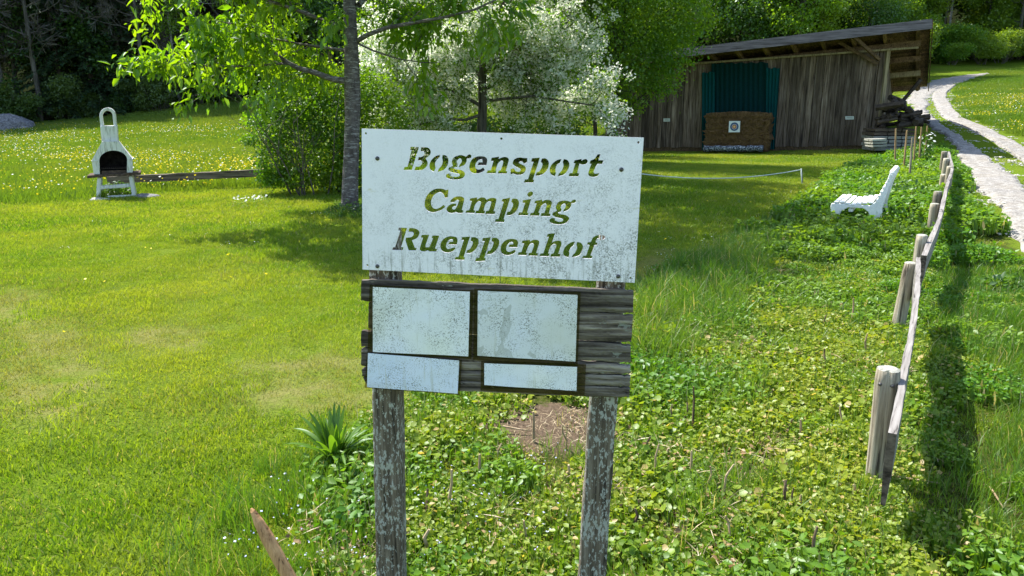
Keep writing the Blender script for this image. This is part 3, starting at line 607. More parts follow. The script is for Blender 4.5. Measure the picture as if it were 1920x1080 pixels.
# planks
def plank(L, Rr, seed, lx=(677, 677), rx=(1188, 1184)):
    r = np.random.default_rng(seed); n = 90; th = .022; y0 = .004
    A = S(lx[0], L[0], -y0); B = S(rx[0], Rr[0], -y0); C = S(lx[1], L[1], -y0); D = S(rx[1], Rr[1], -y0)
    rag = lambda a: np.convolve(r.normal(0, a, n + 9), np.ones(5) / 5, 'valid')[:n+1]
    t = np.linspace(0, 1, n + 1); top = A[1] + (B[1] - A[1]) * t + rag(.0022); bot = C[1] + (D[1] - C[1]) * t + rag(.0018); xt = A[0] + (B[0] - A[0]) * t; xb = C[0] + (D[0] - C[0]) * t
    e = 4  # broken ends
    for k in range(e): bot[k] += (.006 * (e - k) / e) * r.random(); bot[-1-k] += (.006 * (e-k) / e) * r.random(); top[k] -= .005 * r.random(); top[-1-k] -= .006 * r.random()
    V = []; Fs = []
    rows = 7
    for i in range(n + 1):
        for k in range(rows):
            f = k / (rows - 1); V.append((xt[i] * (1-f) + xb[i] * f + r.normal(0, .0005), y0 + (0.003 if k in (0, rows-1) else 0) + abs(r.normal(0, .0009)), top[i] * (1-f) + bot[i] * f))
    nb = len(V)
    for i in range(n + 1): V.append((xt[i], y0 + th, top[i] - .001)); V.append((xb[i], y0 + th, bot[i] + .001))
    for i in range(n):
        for k in range(rows - 1): q = i * rows + k; Fs.append((q, q + 1, q + rows + 1, q + rows))
        a_, b_ = nb + 2*i, nb + 2*i + 1; Fs += [(i*rows, (i+1)*rows, a_ + 2, a_), (i*rows + rows-1, b_, b_ + 2, (i+1)*rows + rows-1), (a_, a_+2, b_+2, b_)]
    Fs += [tuple(list(range(rows)) + [nb + 1, nb]), tuple(list(range(n*rows + rows - 1, n*rows - 1, -1)) + [nb + 2*n, nb + 2*n + 1])]
    m = MB(); m.add(V, Fs, r.random()); o = m.build('plank', M['plank'], None); o.parent = sign; return o
plank((524,566), (545,588.5), 1, rx=(1188.5,1187)); plank((567.5,617), (590.5,643), 2, lx=(691,690), rx=(1187,1184)); plank((618.5,651), (646,682), 3, rx=(1183,1182.5)); plank((652.5,689), (684,703), 4, rx=(1182,1181.5))
plank((690,707), (704.5,726), 5, lx=(678,679), rx=(1182,1181)); plank((708.5,727), (727.5,748), 6, lx=(680,692), rx=(1181,1180))
# laminated sheets
def quadplate(name, pts, off, mat, parent, th=.0006, curl=0):
    q = [S(p[0], p[1], off) for p in pts]; nx, nz = 12, 8; V = []; Fs = []; r = np.random.default_rng(int(pts[0][0]))
    for s_ in (0, 1):
        for j in range(nz + 1):
            for i in range(nx + 1):
                u, v = i / nx, j / nz; x = (q[0][0]*(1-u) + q[1][0]*u)*(1-v) + (q[3][0]*(1-u) + q[2][0]*u)*v; z = (q[0][1]*(1-u) + q[1][1]*u)*(1-v) + (q[3][1]*(1-u) + q[2][1]*u)*v
                V.append((x, -off - curl * (abs(u-.5)*2)**3 * (.3 + v) - .0009 * math.sin(u*9+v*5) + s_ * th, z))
    N = (nx+1)*(nz+1)
    for s_ in (0, 1):
        for j in range(nz):
            for i in range(nx): a = s_*N + j*(nx+1)+i; f = (a, a+nx+1, a+nx+2, a+1); Fs.append(f if s_ == 0 else f[::-1])
    m = MB(); m.add(V, Fs, .5); o = m.build(name, mat, None, True); o.parent = parent if parent == sign else parent; return o
shs = [([(693,534),(888,544),(884,673),(689,663)], [(699,538),(881,547),(878,668),(699,660)], 'upper left blank white sheet in a clear sleeve', (.78,.80,.94), (.84,.84,.80), 1),
       ([(889,541),(1089,547),(1083,687),(887,675)], [(896,545),(1083,553),(1079,678),(895,667)], 'upper right blank white sheet with a grey tide mark', (.76,.78,.92), (.66,.66,.64), 5),
       ([(688,661),(866,675),(862,741),(684,727)], [(690,662),(861,676),(858,738),(688,726)], 'lower left white sheet with curled corner', (.68,.74,.95), (.80,.81,.90), 9),
       ([(902,677),(1099,683),(1096,742),(901,733)], [(908,681),(1082,688),(1081,733),(908,722)], 'lower right narrow white sheet', (.74,.78,.94), (.84,.83,.85), 13)]
for lam, pap, lab, b, w, sd in shs:
    off = .004 + .0016 * (sd > 6)
    f = quadplate('laminated_sheet', lam, off - .0014, M['film'], sign, .0003); f['label'] = lab
    quadplate('paper', pap, off + .001, m_paper('paper_%d' % sd, b, (.10,.10,.085), sd, w), f)
x, z = S(937, 525); k = MB(); k.tube([(x, .012, z - .012), (x + .0005, .010, z + .010)], .0011, 6); k.tube([(x+.0005, .010, z+.010), (x+.0005, .010, z+.0112)], .003, 8); o = k.build('nail', M['screw'], None); o.parent = sign

# ------------------------------------------------------------------ fence
def place(name, p, rz=0): return empty(name, (p.x, p.y, p.z), rz)
g0 = PZ(1650, 905, 0); fence = empty('rustic_fence', (g0.x, g0.y, tz(g0.x, g0.y))); tag(fence, 'low weathered fence of round posts and wavy silver rails along the track', 'fence')
def fpost(px, py, h, r, bx=None, lean=(0, 0), holes_=False):
    # the top is at pixel px,py; ground below it
    for _ in range(6):
        zt = (tz(p.x, p.y) if _ else 0) + h; p = PZ(px, py, zt)
    z0 = tz(p.x, p.y); m = MB(); n = 18; V = []; Fs = []; rr = np.random.default_rng(int(px * 7)); lev = 14
    for i in range(lev + 1):
        f = i / lev; z = z0 - .15 + (h + .15) * f; rad = r * (1.04 - .04 * f) * (1 if i < lev else .93); z = z if i < lev else z
        for k_ in range(n):
            a = 2 * math.pi * k_ / n; cr = .74 if (holes_ and k_ == 12) else 1
            V.append((p.x + lean[0] * (1-f) + rad * cr * math.cos(a) * (1 + rr.normal(0, .008)), p.y + lean[1] * (1-f) + rad * cr * math.sin(a) * (1 + rr.normal(0, .008)), z))
    for k_ in range(n): a = 2*math.pi*k_/n; V.append((p.x + r*.7*math.cos(a), p.y + r*.7*math.sin(a), z0 + h + .006))
    for i in range(lev + 1):
        for k_ in range(n): Fs.append((i*n+k_, i*n+(k_+1) % n, (i+1)*n+(k_+1) % n, (i+1)*n+k_))
    Fs.append(tuple((lev+1)*n + k_ for k_ in range(n))); m.add(V, Fs, rr.random()); o = m.build('post', M['fpost'], fence, True)
    o.data.materials.append(M['fposttop'])
    for pl in o.data.polygons:
        if pl.center.z > (z0 + h - fence.location.z - .004) : pl.material_index = 1; pl.use_smooth = False
    if holes_:
        for dx in (-.5, .45):
            a = math.atan2(-p.y, -p.x) ; q = Vector((p.x + r*.93*math.cos(a + dx), p.y + r*.93*math.sin(a + dx), z0 + h - .065)); d = Vector((math.cos(a+dx), math.sin(a+dx), .1))
            k2 = MB(); k2.tube([q, q + d * .011], [.0085, .0075], 10, val=.1); k2.build('bolt_head', M['screw'], fence, True)
    return p
P1 = fpost(1666, 692, .60, .055, lean=(.022, 0), holes_=True)
fpost(1708, 493, .58, .050, lean=(-.05, .0)); fpost(1729, 441, .62, .050); fpost(1759, 359, .60, .055); fpost(1753, 382, .52, .055); fpost(1782, 312, .58, .06); fpost(1775, 297, .62, .06); fpost(1771, 284, .66, .06); fpost(1770, 327, .42, .06)
def rail(pix, hz, hgt, th, seed, taper=False):
    rr = np.random.default_rng(seed); pts = []
    for (px, py), h in zip(pix, hz):
        p = PZ(px, py, h)
        for _ in range(4): p = PZ(px, py, h + tz(p.x, p.y))
        pts.append(p)
    # resample
    A = np.array([tuple(p) for p in pts]); L = np.concatenate([[0], np.cumsum(np.linalg.norm(np.diff(A, axis=0), axis=1))]); n = 60; t = np.linspace(0, L[-1], n)
    B = np.stack([np.interp(t, L, A[:, k]) for k in range(3)], 1)
    for k in range(3): B[:, k] = np.convolve(np.pad(B[:, k], 3, 'reflect', reflect_type='odd'), np.ones(7) / 7, 'valid')
    V = []; Fs = []
    for i in range(n):
        d = B[min(i+1, n-1)] - B[max(i-1, 0)]; sd = norm(np.array([d[1], -d[0], 0])); hh = hgt * (1 + .10 * math.sin(i * .33 + seed)) + rr.normal(0, .002)
        if taper and i < 3: hh *= 1
        tw = th * (1 + .1 * math.sin(i * .5)); j = rr.normal(0, .0015, 3)
        for (a, b) in ((-.5, 0), (.5, 0), (.52, -.5), (.28, -1), (-.28, -1), (-.52, -.5)):
            V.append(B[i] + sd * tw * a + np.array([0, 0, hh * b]) + j)
    for i in range(n - 1):
        for k in range(6): Fs.append((i*6+k, i*6+(k+1) % 6, (i+1)*6+(k+1) % 6, (i+1)*6+k))
    Fs += [tuple(range(5, -1, -1)), tuple((n-1)*6+k for k in range(6))]
    m = MB(); m.add(V, Fs, .6 + .2 * rr.random()); o = m.build('rail', M['rail'], fence); o.data.materials.append(M['log']); o.data.polygons[len(o.data.polygons) - 2].material_index = 1
rail([(1673,812),(1688,748),(1694,700),(1707,636),(1714,593),(1720,547),(1722,500),(1722,482)], [.50,.53,.56,.57,.58,.58,.60,.62], .30, .032, 1, True)
rail([(1733,478),(1740,455),(1752,437),(1762,408),(1770,372),(1776,345),(1785,320),(1785,306),(1781,294),(1779,284)], [.55,.56,.58,.58,.58,.58,.56,.56,.6,.62], .22, .042, 2)

# ------------------------------------------------------------------ loose stake bottom left
a = P(471, 953, 2.15); b = G(640, 1260); d = (b - a).normalized(); L = (b - a).length + .12
m = MB(); m.tube([a, a + d*.012, a + d*.05, a + d*.11, a + d*L*.5, a + d*L], [.003, .009, .016, .0215, .0225, .023], 12, val=.5)
o = m.build('pointed_stake', M['peg'], None, False, loc=tuple(b)); tag(o, 'brown pointed wooden stake leaning in the tall grass left of the sign post', 'stake')

# ------------------------------------------------------------------ bench
BN = PZ(1640, 425, 0); bdir = Vector((.50, .866, 0)).normalized(); bl = Vector((-bdir.y, bdir.x, 0))   # bl: the way the bench faces (left)
bz = tz(4.9, 10.8) + .03; N_ = PZ(1641, 384, bz + .36)
bench = empty('garden_bench', (N_.x, N_.y, bz)); tag(bench, 'white moulded plastic garden bench with slatted seat and back', 'bench')
BLn = .98
def bp(u, v, z): return Vector((N_.x, N_.y, bz)) + bdir * v + bl * u + Vector((0, 0, z))   # u towards the front, v along, z up
for i in range(7):
    u = .06 + i * .072; z = .37 + .012 * math.cos(i) - .016 * (1 - abs(i - 3) / 3)+ (.0 if i < 6 else -.02)
    m = MB(); m.beam(bp(u, 0, z), bp(u, BLn, z), .054, .024, seg=1); m.build('seat_slat', M['bench'], bench, bevel=.006)
for i in range(7):
    z = .41 + i * .058; u = -.02 - i * .017 - .001*i*i
    m = MB(); m.beam(bp(u, 0, z), bp(u, BLn, z), .026, .048, up=(-bl.x*-.35, -bl.y*-.35, 1), seg=1); m.build('back_slat', M['bench'], bench, bevel=.008)
for v in (0.03, BLn - .03):
    pr = [(.55,.345),(.56,.30),(.53,.12),(.56,.0),(.47,.0),(.45,.12),(.41,.25),(.33,.30),(.14,.30),(.07,.25),(.045,.12),(.0,.0),(-.13,.0),(-.12,.15),(-.09,.30),(-.14,.60),(-.20,.79),(-.18,.815),(-.13,.80),(-.08,.58),(.0,.40),(.06,.345)]
    m = MB(); V = [bp(u, v - .025, z) for u, z in pr] + [bp(u, v + .025, z) for u, z in pr]; n = len(pr)
    m.add([tuple(q) for q in V], [tuple(range(n)), tuple(range(2*n-1, n-1, -1))] + [(k, k+n, (k+1) % n+n, (k+1) % n) for k in range(n)], .5); m.build('side_frame', M['bench'], bench, bevel=.01)
m = MB(); m.beam(bp(.30, .05, .26), bp(.30, BLn-.05, .26), .06, .05); m.build('under_bar', M['bench'], bench, bevel=.01)
m = MB(); m.beam(bp(-.155, 0.02, .805), bp(-.155, BLn - .02, .805), .06, .045); m.build('top_rail', M['bench'], bench, bevel=.015)

# ------------------------------------------------------------------ barbecue grill (faces the viewer)
gg = G(219, 369); GR = empty('garden_grill', tuple(gg), R(25)); tag(GR, 'white stained concrete garden barbecue with arched hearth and looped chimney', 'barbecue')
U = (P(219, 369, gg.y) - P(219, 358, gg.y)).length / 11   # metres per photo pixel at the grill
gx = lambda px: (px - 219) * U * .885
gz = lambda py: (369.5 - py) * U
def gb(m, name, mat, smooth=False, bevel=0, parent=GR):
    o = m.build(name, mat, None, smooth, bevel); o.parent = parent; return o
def extr(m, poly, y0, y1):
    n = len(poly); V = [(x, y0, z) for x, z in poly] + [(x, y1, z) for x, z in poly]; m.add(V, [tuple(range(n)), tuple(range(2*n-1, n-1, -1))] + [(k, k + n, (k+1) % n + n, (k+1) % n) for k in range(n)], .5)
for a, b in (((186,186.5),(188.5,330)), ((253.5,371),(246,330))):
    for y in (-.17, .17):
        m = MB(); m.beam((gx(a[0]), y, gz(372)), (gx(b[0]), y, gz(331)), .075, .085, up=(0,1,0)); gb(m, 'leg', M['concrete'], bevel=.02)
m = MB(); m.beam((gx(187), -.17, gz(349.5)), (gx(250), -.17, gz(347.5)), .07, .075); gb(m, 'cross_bar', M['concrete'], bevel=.02)
m = MB(); m.beam((gx(200), -.17, gz(367)), (gx(253), -.17, gz(367)), .10, .04); gb(m, 'foot_bar', M['concrete'], bevel=.01)
m = MB(); m.beam((gx(167.5), 0, gz(328.6)), (gx(265), 0, gz(326.2)), .56, .052, seg=8, jit=.004); gb(m, 'shelf', M['shelf'], bevel=.008)
oc = 214.3; ow = 25.5; arc = [(gx(oc + ow * math.cos(t)), gz(301 - 17.5 * math.sin(t))) for t in [math.pi * i / 16 for i in range(17)]]
outl = [(gx(178.5), gz(325)), (gx(175.5), gz(300)), (gx(194), gz(267.5)), (gx(223), gz(267.5)), (gx(249.5), gz(299)), (gx(250), gz(325))]
poly = outl + [(gx(oc + ow - 1), gz(325))] + arc + [(gx(oc - ow + 1), gz(325))]
m = MB(); extr(m, poly, -.22, -.17)
no = len(outl); sh = [(x * (1 if y < 0 else .97), y, z) for (x, z) in outl for y in (-.17, .24)]
m.add(sh, [(2*k, 2*k+1, 2*k+3, 2*k+2) for k in range(no - 1)] + [tuple(2*k+1 for k in range(no))], .5)
hb = gb(m, 'hearth', M['concrete'])
m = MB(); cz = gz(325); cx = gx(oc); sh2 = [(cx + (x - cx) * .93, y, cz + (z - cz) * .94 + .004) for (x, z) in outl for y in (-.165, .20)]
m.add(sh2, [(2*k+2, 2*k+3, 2*k+1, 2*k) for k in range(no - 1)] + [tuple(2*k+1 for k in range(no))[::-1]], .5); m.box((cx, .0, cz + .012), (ow * 1.9 * U, .34, .02)); gb(m, 'fire_chamber', M['soot'])
m = MB(); rim_ = [(gx(174.5), gz(300)), (gx(186), gz(300)), (gx(186), gz(302.5)), (gx(175), gz(302.5))]; extr(m, rim_, -.235, .25); gb(m, 'rim', M['concrete'], bevel=.004); m = MB(); extr(m, [(gx(243), gz(299)), (gx(250.5), gz(299)), (gx(250.5), gz(301.5)), (gx(243), gz(301.5))], -.235, .25); gb(m, 'rim', M['concrete'], bevel=.004)
m = MB(); zb = gz(316)
for i in range(13): x = gx(191 + i * 3.8); m.tube([(x, -.15, zb), (x, .18, zb)], .004, 5)
for y in (-.15, .18): m.tube([(gx(190), y, zb), (gx(239), y, zb)], .007, 6)
gb(m, 'grate', M['grate'])
m = MB(); extr(m, [(gx(193), gz(325)), (gx(237), gz(325)), (gx(237), gz(319.5)), (gx(193), gz(319.5))], -.20, -.17); gb(m, 'front_ledge', M['shelf'])
m = MB(); extr(m, [(gx(193), gz(268.2)), (gx(223.6), gz(268.2)), (gx(221.8), gz(240)), (gx(191), gz(240))], -.13, .13); gb(m, 'chimney', M['concrete'], bevel=.012)
def archpts(cx, hw, ybase, ytop, lean, n=12):
    pts = [(gx(cx - hw), gz(ybase))] + [(gx(cx - hw * math.cos(t) - lean), gz(ytop + hw - hw * math.sin(t))) for t in [math.pi * i / n for i in range(n + 1)]] + [(gx(cx + hw), gz(ybase))]; return pts
o_ = archpts(206.2, 15, 241, 208, 1.8); i_ = archpts(205.8, 9.2, 241, 213.5, 1.6)
m = MB(); n = len(o_); V = [(x, y, z) for y in (-.075, .075) for (x, z) in o_ + i_]
Fs = []
for k in range(n - 1): Fs += [(k, n+k, n+k+1, k+1), (2*n+k, 2*n+k+1, 3*n+k+1, 3*n+k), (k, k+1, 2*n+k+1, 2*n+k), (n+k, 3*n+k, 3*n+k+1, n+k+1)]
m.add(V, Fs, .5); gb(m, 'chimney_loop', M['concrete'], bevel=.01)
for ch in GR.children:
    if 'sheared' not in ch.data: ch.data.transform(Matrix(((1, 0, .105, 0), (0, 1, 0, 0), (0, 0, 1, 0), (0, 0, 0, 1)))); ch.data['sheared'] = 1
# flat stone and slab at its feet
def rock(name, px, py, size, label, cat, group=None, mat='stone', flat=.5, seed=1, sink=.3):
    g = G(px, py); r = np.random.default_rng(seed); import bmesh
    bm = bmesh.new(); bmesh.ops.create_icosphere(bm, subdivisions=3, radius=1)
    for v in bm.verts:
        k = 1 + .12*math.sin(v.co.x*4+seed)+.12*math.sin(v.co.y*5+seed*2)+ r.normal(0, .025); v.co *= k; v.co.x *= size[0]; v.co.y *= size[1]; v.co.z *= size[2]
    me = bpy.data.meshes.new(name); bm.to_mesh(me); bm.free(); me.materials.append(M[mat]); o = link(name, me, None, (g.x, g.y, g.z + size[2]*(1-2*sink)*.5)); tag(o, label, cat, group); return o
rock('flat_stone', 186, 375, (.20, .12, .04), 'flat pale stone slab in the lawn under the left leg of the barbecue', 'stone', seed=3, sink=.45)
rock('flat_stone', 277, 371, (.22, .16, .07), 'dark grey stone lying right of the barbecue legs', 'stone', mat='heap', seed=4)

# ------------------------------------------------------------------ timber beam behind the grill
a = P(203, 338, gg.y + 1.1); b = P(512, 323, 15.9); m = MB(); m.beam(a, b, .10, .15, seg=14, jit=.004)
bm_ = empty('timber_beam', (a.x, a.y, tz(a.x, a.y))); tag(bm_, 'long grey timber beam on low stubs running from barbecue to bush', 'beam'); m.build('beam', M['beam'], bm_)
for t in (.06, .97):
    q = a.lerp(b, t); m = MB(); m.box((q.x, q.y + .02, (q.z - .075 + tz(q.x, q.y) - .05) / 2), (.12, .12, q.z - .075 - tz(q.x, q.y) + .05)); m.build('support', M['beam'], bm_)

# ------------------------------------------------------------------ gravel heap
rock('gravel_heap', 24, 244, (1.8, 1.3, .95), 'low grey heap of gravel at the edge of the dark wood', 'gravel heap', mat='heap', seed=8, sink=.42)

# ------------------------------------------------------------------ shed
nrm_ = Vector((.49, .87, 0)).normalized(); uu = Vector((-nrm_.y, nrm_.x, 0))     # back, and left along the front
B0 = P(1641, 278, 25.2)
def W(px, py, off=0): return onplane(px, py, B0 - nrm_ * off, nrm_)
def sl_(q, off=0): return q
shed = empty('timber_shed', (B0.x, B0.y, tz(B0.x, B0.y)), 0); tag(shed, 'long weathered board shed with monopitch roof and wide overhang', 'shed')
Lf = 9.6; zbot = lambda t: W(1641, 278).z + (W(1175, 282).z - W(1641, 278).z) * min(1, t / 9.3)
ztop = lambda t: W(1641, 92).z + (W(1265, 117).z - W(1641, 92).z) * t / ((W(1265,117) - W(1641,92)).length)
r = np.random.default_rng(4)
m = MB(); t = 0
while t < Lf:
    w = r.uniform(.11, .20); c0 = B0 + uu * (t + w/2); zo = r.uniform(0, .04); M3 = Matrix((( uu.x, nrm_.x, 0), (uu.y, nrm_.y, 0), (0, 0, 1)))
    z0, z1 = zbot(t) + .06 + zo, ztop(t) - .02
    m.box((c0.x + nrm_.x * r.uniform(-.012, .012), c0.y + nrm_.y * r.uniform(-.012, .012), (z0+z1)/2), (w - .008, .025, z1 - z0), M=M3, val=r.random()); t += w
m.build('front_wall', M['shed'], shed)
def sidewall(t0, name):
    m = MB(); s = .03
    while s < 6.2:
        w = r.uniform(.12, .2); c0 = B0 + uu * t0 + nrm_ * (s + w/2); M3 = Matrix(((nrm_.x, uu.x, 0), (nrm_.y, uu.y, 0), (0, 0, 1))); z0 = zbot(t0) + .05; z1 = ztop(t0) - .02 - .24 * s
        m.box((c0.x, c0.y, (z0+z1)/2), (w - .006, .025, z1-z0), M=M3, val=r.random()); s += w
    m.build(name, M['shed'], shed)
sidewall(0, 'side_wall'); sidewall(Lf, 'side_wall')
m = MB(); q0 = B0 + nrm_ * 6.2; q1 = q0 + uu * Lf; m.add([tuple(q0 + Vector((0,0,-.1))), tuple(q1 + Vector((0,0,-.1))), tuple(q1 + Vector((0,0,1.7))), tuple(q0 + Vector((0,0,1.9)))], [(0,1,2,3)], .3); m.build('back_wall', M['shed'], shed)
# inner dark floor gap blocks light through the base gap
m = MB(); m.beam(B0 + nrm_*.06 + Vector((0,0,.05)), B0 + nrm_*.06 + uu*Lf + Vector((0,0,zbot(Lf)-zbot(0)+.05)), .06, .30); m.build('sill_beam', M['rafter'], shed)
m = MB(); q = B0 - uu*.05 - nrm_*.03; m.beam(q + Vector((0,0,-.1)), q + Vector((0,0,ztop(0)-B0.z)), .11, .11, up=(0,1,0)); m.build('corner_post', M['pale'], shed)
# roof
OF = .95; FR = W(1746, 40, OF); FL0 = W(1262, 97, OF); fdir = (FR - FL0).normalized(); FL = FR - fdir * 14.2
Ld = 8.0; back = nrm_ * Ld + Vector((0, 0, -1.75)); bd = back.normalized(); upn = fdir.cross(back).normalized(); upn = upn if upn.z > 0 else -upn
m = MB(); k = 34
for i in range(k):
    a0 = FL + back * (i / k); a1 = FR + back * (i / k); wdt = back.length / k
    m.beam(a0 + bd*wdt/2, a1 + bd*wdt/2, wdt * .94, .024, up=upn, val=r.random())
rf = m.build('roof', M['rafter'], shed)
m = MB(); m.add([tuple(q + upn*.05) for q in (FL, FR, FR+back, FL+back)] + [tuple(q + upn*.022) for q in (FL, FR, FR+back, FL+back)], [(0,1,2,3),(7,6,5,4),(0,4,5,1),(1,5,6,2),(2,6,7,3),(3,7,4,0)], .5)
m.build('roof_covering', m_simple('roof_felt', (.10,.10,.09), (.22,.21,.19), 3, .9), None).parent = rf if False else None
o = bpy.data.objects['roof_covering']; o.parent = rf; o.matrix_parent_inverse = Matrix.Translation(-shed.location)
m = MB(); m.beam(FL - upn*.08 - nrm_*.02, FR - upn*.08 - nrm_*.02 + fdir*.03, .035, .30, up=upn, val=.5); o = m.build('fascia', M['fascia'], shed)
m = MB(); m.beam(FR - upn*.09 + fdir*.04, FR + back - upn*.09 + fdir*.04, .03, .24, up=upn, val=.3); m.build('verge_board', M['rafter'], shed)
for i in range(16):
    s0 = FR - fdir * (.35 + i * .92) - upn * .11; m = MB(); m.beam(s0 + bd*.02, s0 + back*.985, .10, .17, up=upn, val=r.random()); m.build('rafter', M['rafter'], shed)
for j, f in enumerate((.145, .36, .60, .86)):
    s0 = FR + back * f - upn * .29 - fdir*.25; e = FR + back*f - upn*.29 - fdir*(1.9 if j else 11.5)
    if j: e = e - fdir * 9
    m = MB(); m.beam(s0, e, .12, .18, up=upn, val=.6 + .4*r.random()); m.build('purlin', M['pale'] if j == 2 else M['rafter'], shed)
a = W(1265, 122, .12); b = W(1722, 89, .12); m = MB(); m.beam(a, b, .05, .06); m.build('pole', M['pale'], shed)
for (x1, y1, o1, x2, y2, o2) in ((1602,70,.9,1649,112,.15),(1560,72,.2,1646,120,.15)):
    m = MB(); m.beam(W(x1, y1, o1), W(x2, y2, o2), .08, .10); m.build('brace', M['rafter'], shed)
q = B0 - uu * .06 + nrm_ * .8; m = MB(); m.beam(q + Vector((0,0,.7)), q - uu * 1.0 + nrm_*.6 + Vector((0,0,2.25)), .08, .10); m.build('brace', M['log'], shed)
# curtains of netting
cur = empty('archery_net', tuple(W(1390, 280, .2)), 0); tag(cur, 'dark teal backstop netting hung on the shed wall behind straw bales', 'net')
def drape(px0, px1, pyt, pyb, off, mat, pl=9, amp=.035, sag=0):
    a, b = W(px0, pyt[0], off), W(px1, pyt[1], off); c1, d1 = W(px0 , pyb[0], off), W(px1 + sag, pyb[1], off); n, mm = 120, 14; V = []; Fs = []; rr = np.random.default_rng(int(px0))
    ph = np.cumsum(rr.uniform(.5, 1.5, n+1)) * pl * 6.283 / n
    for j in range(mm + 1):
        v = j / mm
        for i in range(n + 1):
            u = i / n; p = a.lerp(b, u).lerp(c1.lerp(d1, u), v); p = p - nrm_ * (amp * math.sin(ph[i]) * (.6 + .4*v) + rr.normal(0, .003)) + Vector((0,0, (.02*math.sin(ph[i]*.5) if j == 0 else 0)))
            V.append(tuple(p))
    for j in range(mm):
        for i in range(n): q = j*(n+1)+i; Fs.append((q, q+1, q+n+2, q+n+1))
    m = MB(); m.add(V, Fs, .5); m.build('net_panel', mat, cur, True)
drape(1334, 1440, (119, 117), (240, 240), .10, M['teal2'], 12, .025); drape(1316, 1341, (137, 134), (281, 281), .17, M['teal'], 4, .04); drape(1436, 1463, (128, 127), (280, 280), .17, M['teal'], 4, .04, -10)
# straw butt
sb = empty('straw_butt', tuple(W(1382, 284, 1.0)), 0); tag(sb, 'straw bale archery butt carrying the round target', 'straw butt')
rows = [(1322,1443,213,222,'h'),(1323,1443,222,233,0),(1322,1444,233,243,0),(1324,1442,243,253,0),(1322,1443,253,263,0),(1320,1441,263,272,0),(1320,1440,272,284,0)]
SBX = [W(1322,250,1.0), W(1443,250,1.0)]; sbl = (SBX[0]-SBX[1]); 
for i, (x0, x1, y0, y1, f) in enumerate(rows):
    a, b = W(x0, (y0+y1)/2, 1.0), W(x1, (y0+y1)/2, 1.0); h = W(x0, y0, 1.0).z - W(x0, y1, 1.0).z
    rr = np.random.default_rng(i); n = 60; V = []; Fs = []; dn = 9
    prof = [(0,-.52),(-.012,-.3),(-.018,0),(-.012,.3),(0,.52),(.5,.52),(.5,-.52)]
    for s in range(n + 1):
        p = a.lerp(b, s / n); bulge = (.06*math.sin(math.pi*s/n)*(i == 0) if True else 0)
        for (yy, zz) in prof:
            e = .03 * rr.normal() * (.5 + (s in (0, n))); V.append(tuple(p + nrm_ * (yy*1.1 + .018*rr.normal()) + uu*e + Vector((0,0, zz*h*1.0 + (bulge if zz > 0 else 0) + .010*rr.normal()))))
    k = len(prof)
    for s in range(n):
        for j in range(k): Fs.append((s*k+j, s*k+(j+1) % k, (s+1)*k+(j+1) % k, (s+1)*k+j))
    Fs += [tuple(range(k-1,-1,-1)), tuple(n*k+j for j in range(k))]; m = MB(); m.add(V, Fs, .5); m.build('straw_layer', M['straw'], sb)
for py in (224, 234, 244, 262):
    m = MB(); m.tube([W(1345, py, 1.06), W(1380, py + .6, 1.07), W(1425, py - .2, 1.06)], .006, 4); m.build('strap', M['straw'], sb)
m = MB(); pts = [W(1320 + i * 5.5, 278.5 + .4*math.sin(i), 1.17 + .02*math.sin(i*2)) for i in range(21)]; m.tube(pts, [.10 + .015*math.sin(i*1.7) for i in range(21)], 10); o = m.build('speckled_roll', M['speck'], None, True, loc=tuple(pts[10])); tag(o, 'white and blue speckled roll lying along the foot of the straw butt', 'sheet roll')
# target
tc = W(1377, 237.5, 1.10); tg = empty('archery_target', tuple(tc), 0); tag(tg, 'small square paper target with blue, red and yellow rings', 'target')
def disc(m, rad, off, n=28):
    V = [tuple(tc - nrm_*off + uu*rad*math.cos(a) + Vector((0,0,rad*math.sin(a)))) for a in [2*math.pi*i/n for i in range(n)]]; V2 = [tuple(Vector(v) + nrm_*.003) for v in V]
    m.add(V + V2, [tuple(range(n-1, -1, -1)), tuple(range(n, 2*n))] + [(k, (k+1) % n, (k+1) % n+n, k+n) for k in range(n)], .5)
m = MB(); q = .195; V = [tuple(tc + uu*a*q + Vector((0,0,b*q))) for a, b in ((-1,-.95),(.97,-1),(1,.97),(-.95,1))]; V2 = [tuple(Vector(v) + nrm_*.01) for v in V]; m.add(V+V2, [(0,1,2,3),(7,6,5,4),(0,4,5,1),(1,5,6,2),(2,6,7,3),(3,7,4,0)], .5); m.build('target_face', m_simple('target_paper', (.66,.72,.78), (.74,.79,.84), 9), tg)
for nm, rad, cl, of in (('blue_ring', .145, (.02,.06,.17), .004), ('pale_ring', .098, (.28,.38,.48), .008), ('red_ring', .075, (.40,.14,.10), .012), ('gold_centre', .036, (.65,.48,.18), .016)):
    m = MB(); disc(m, rad, of); m.build(nm, m_simple(nm, cl, tuple(min(1, q*1.2) for q in cl), 9, bump=0), tg)
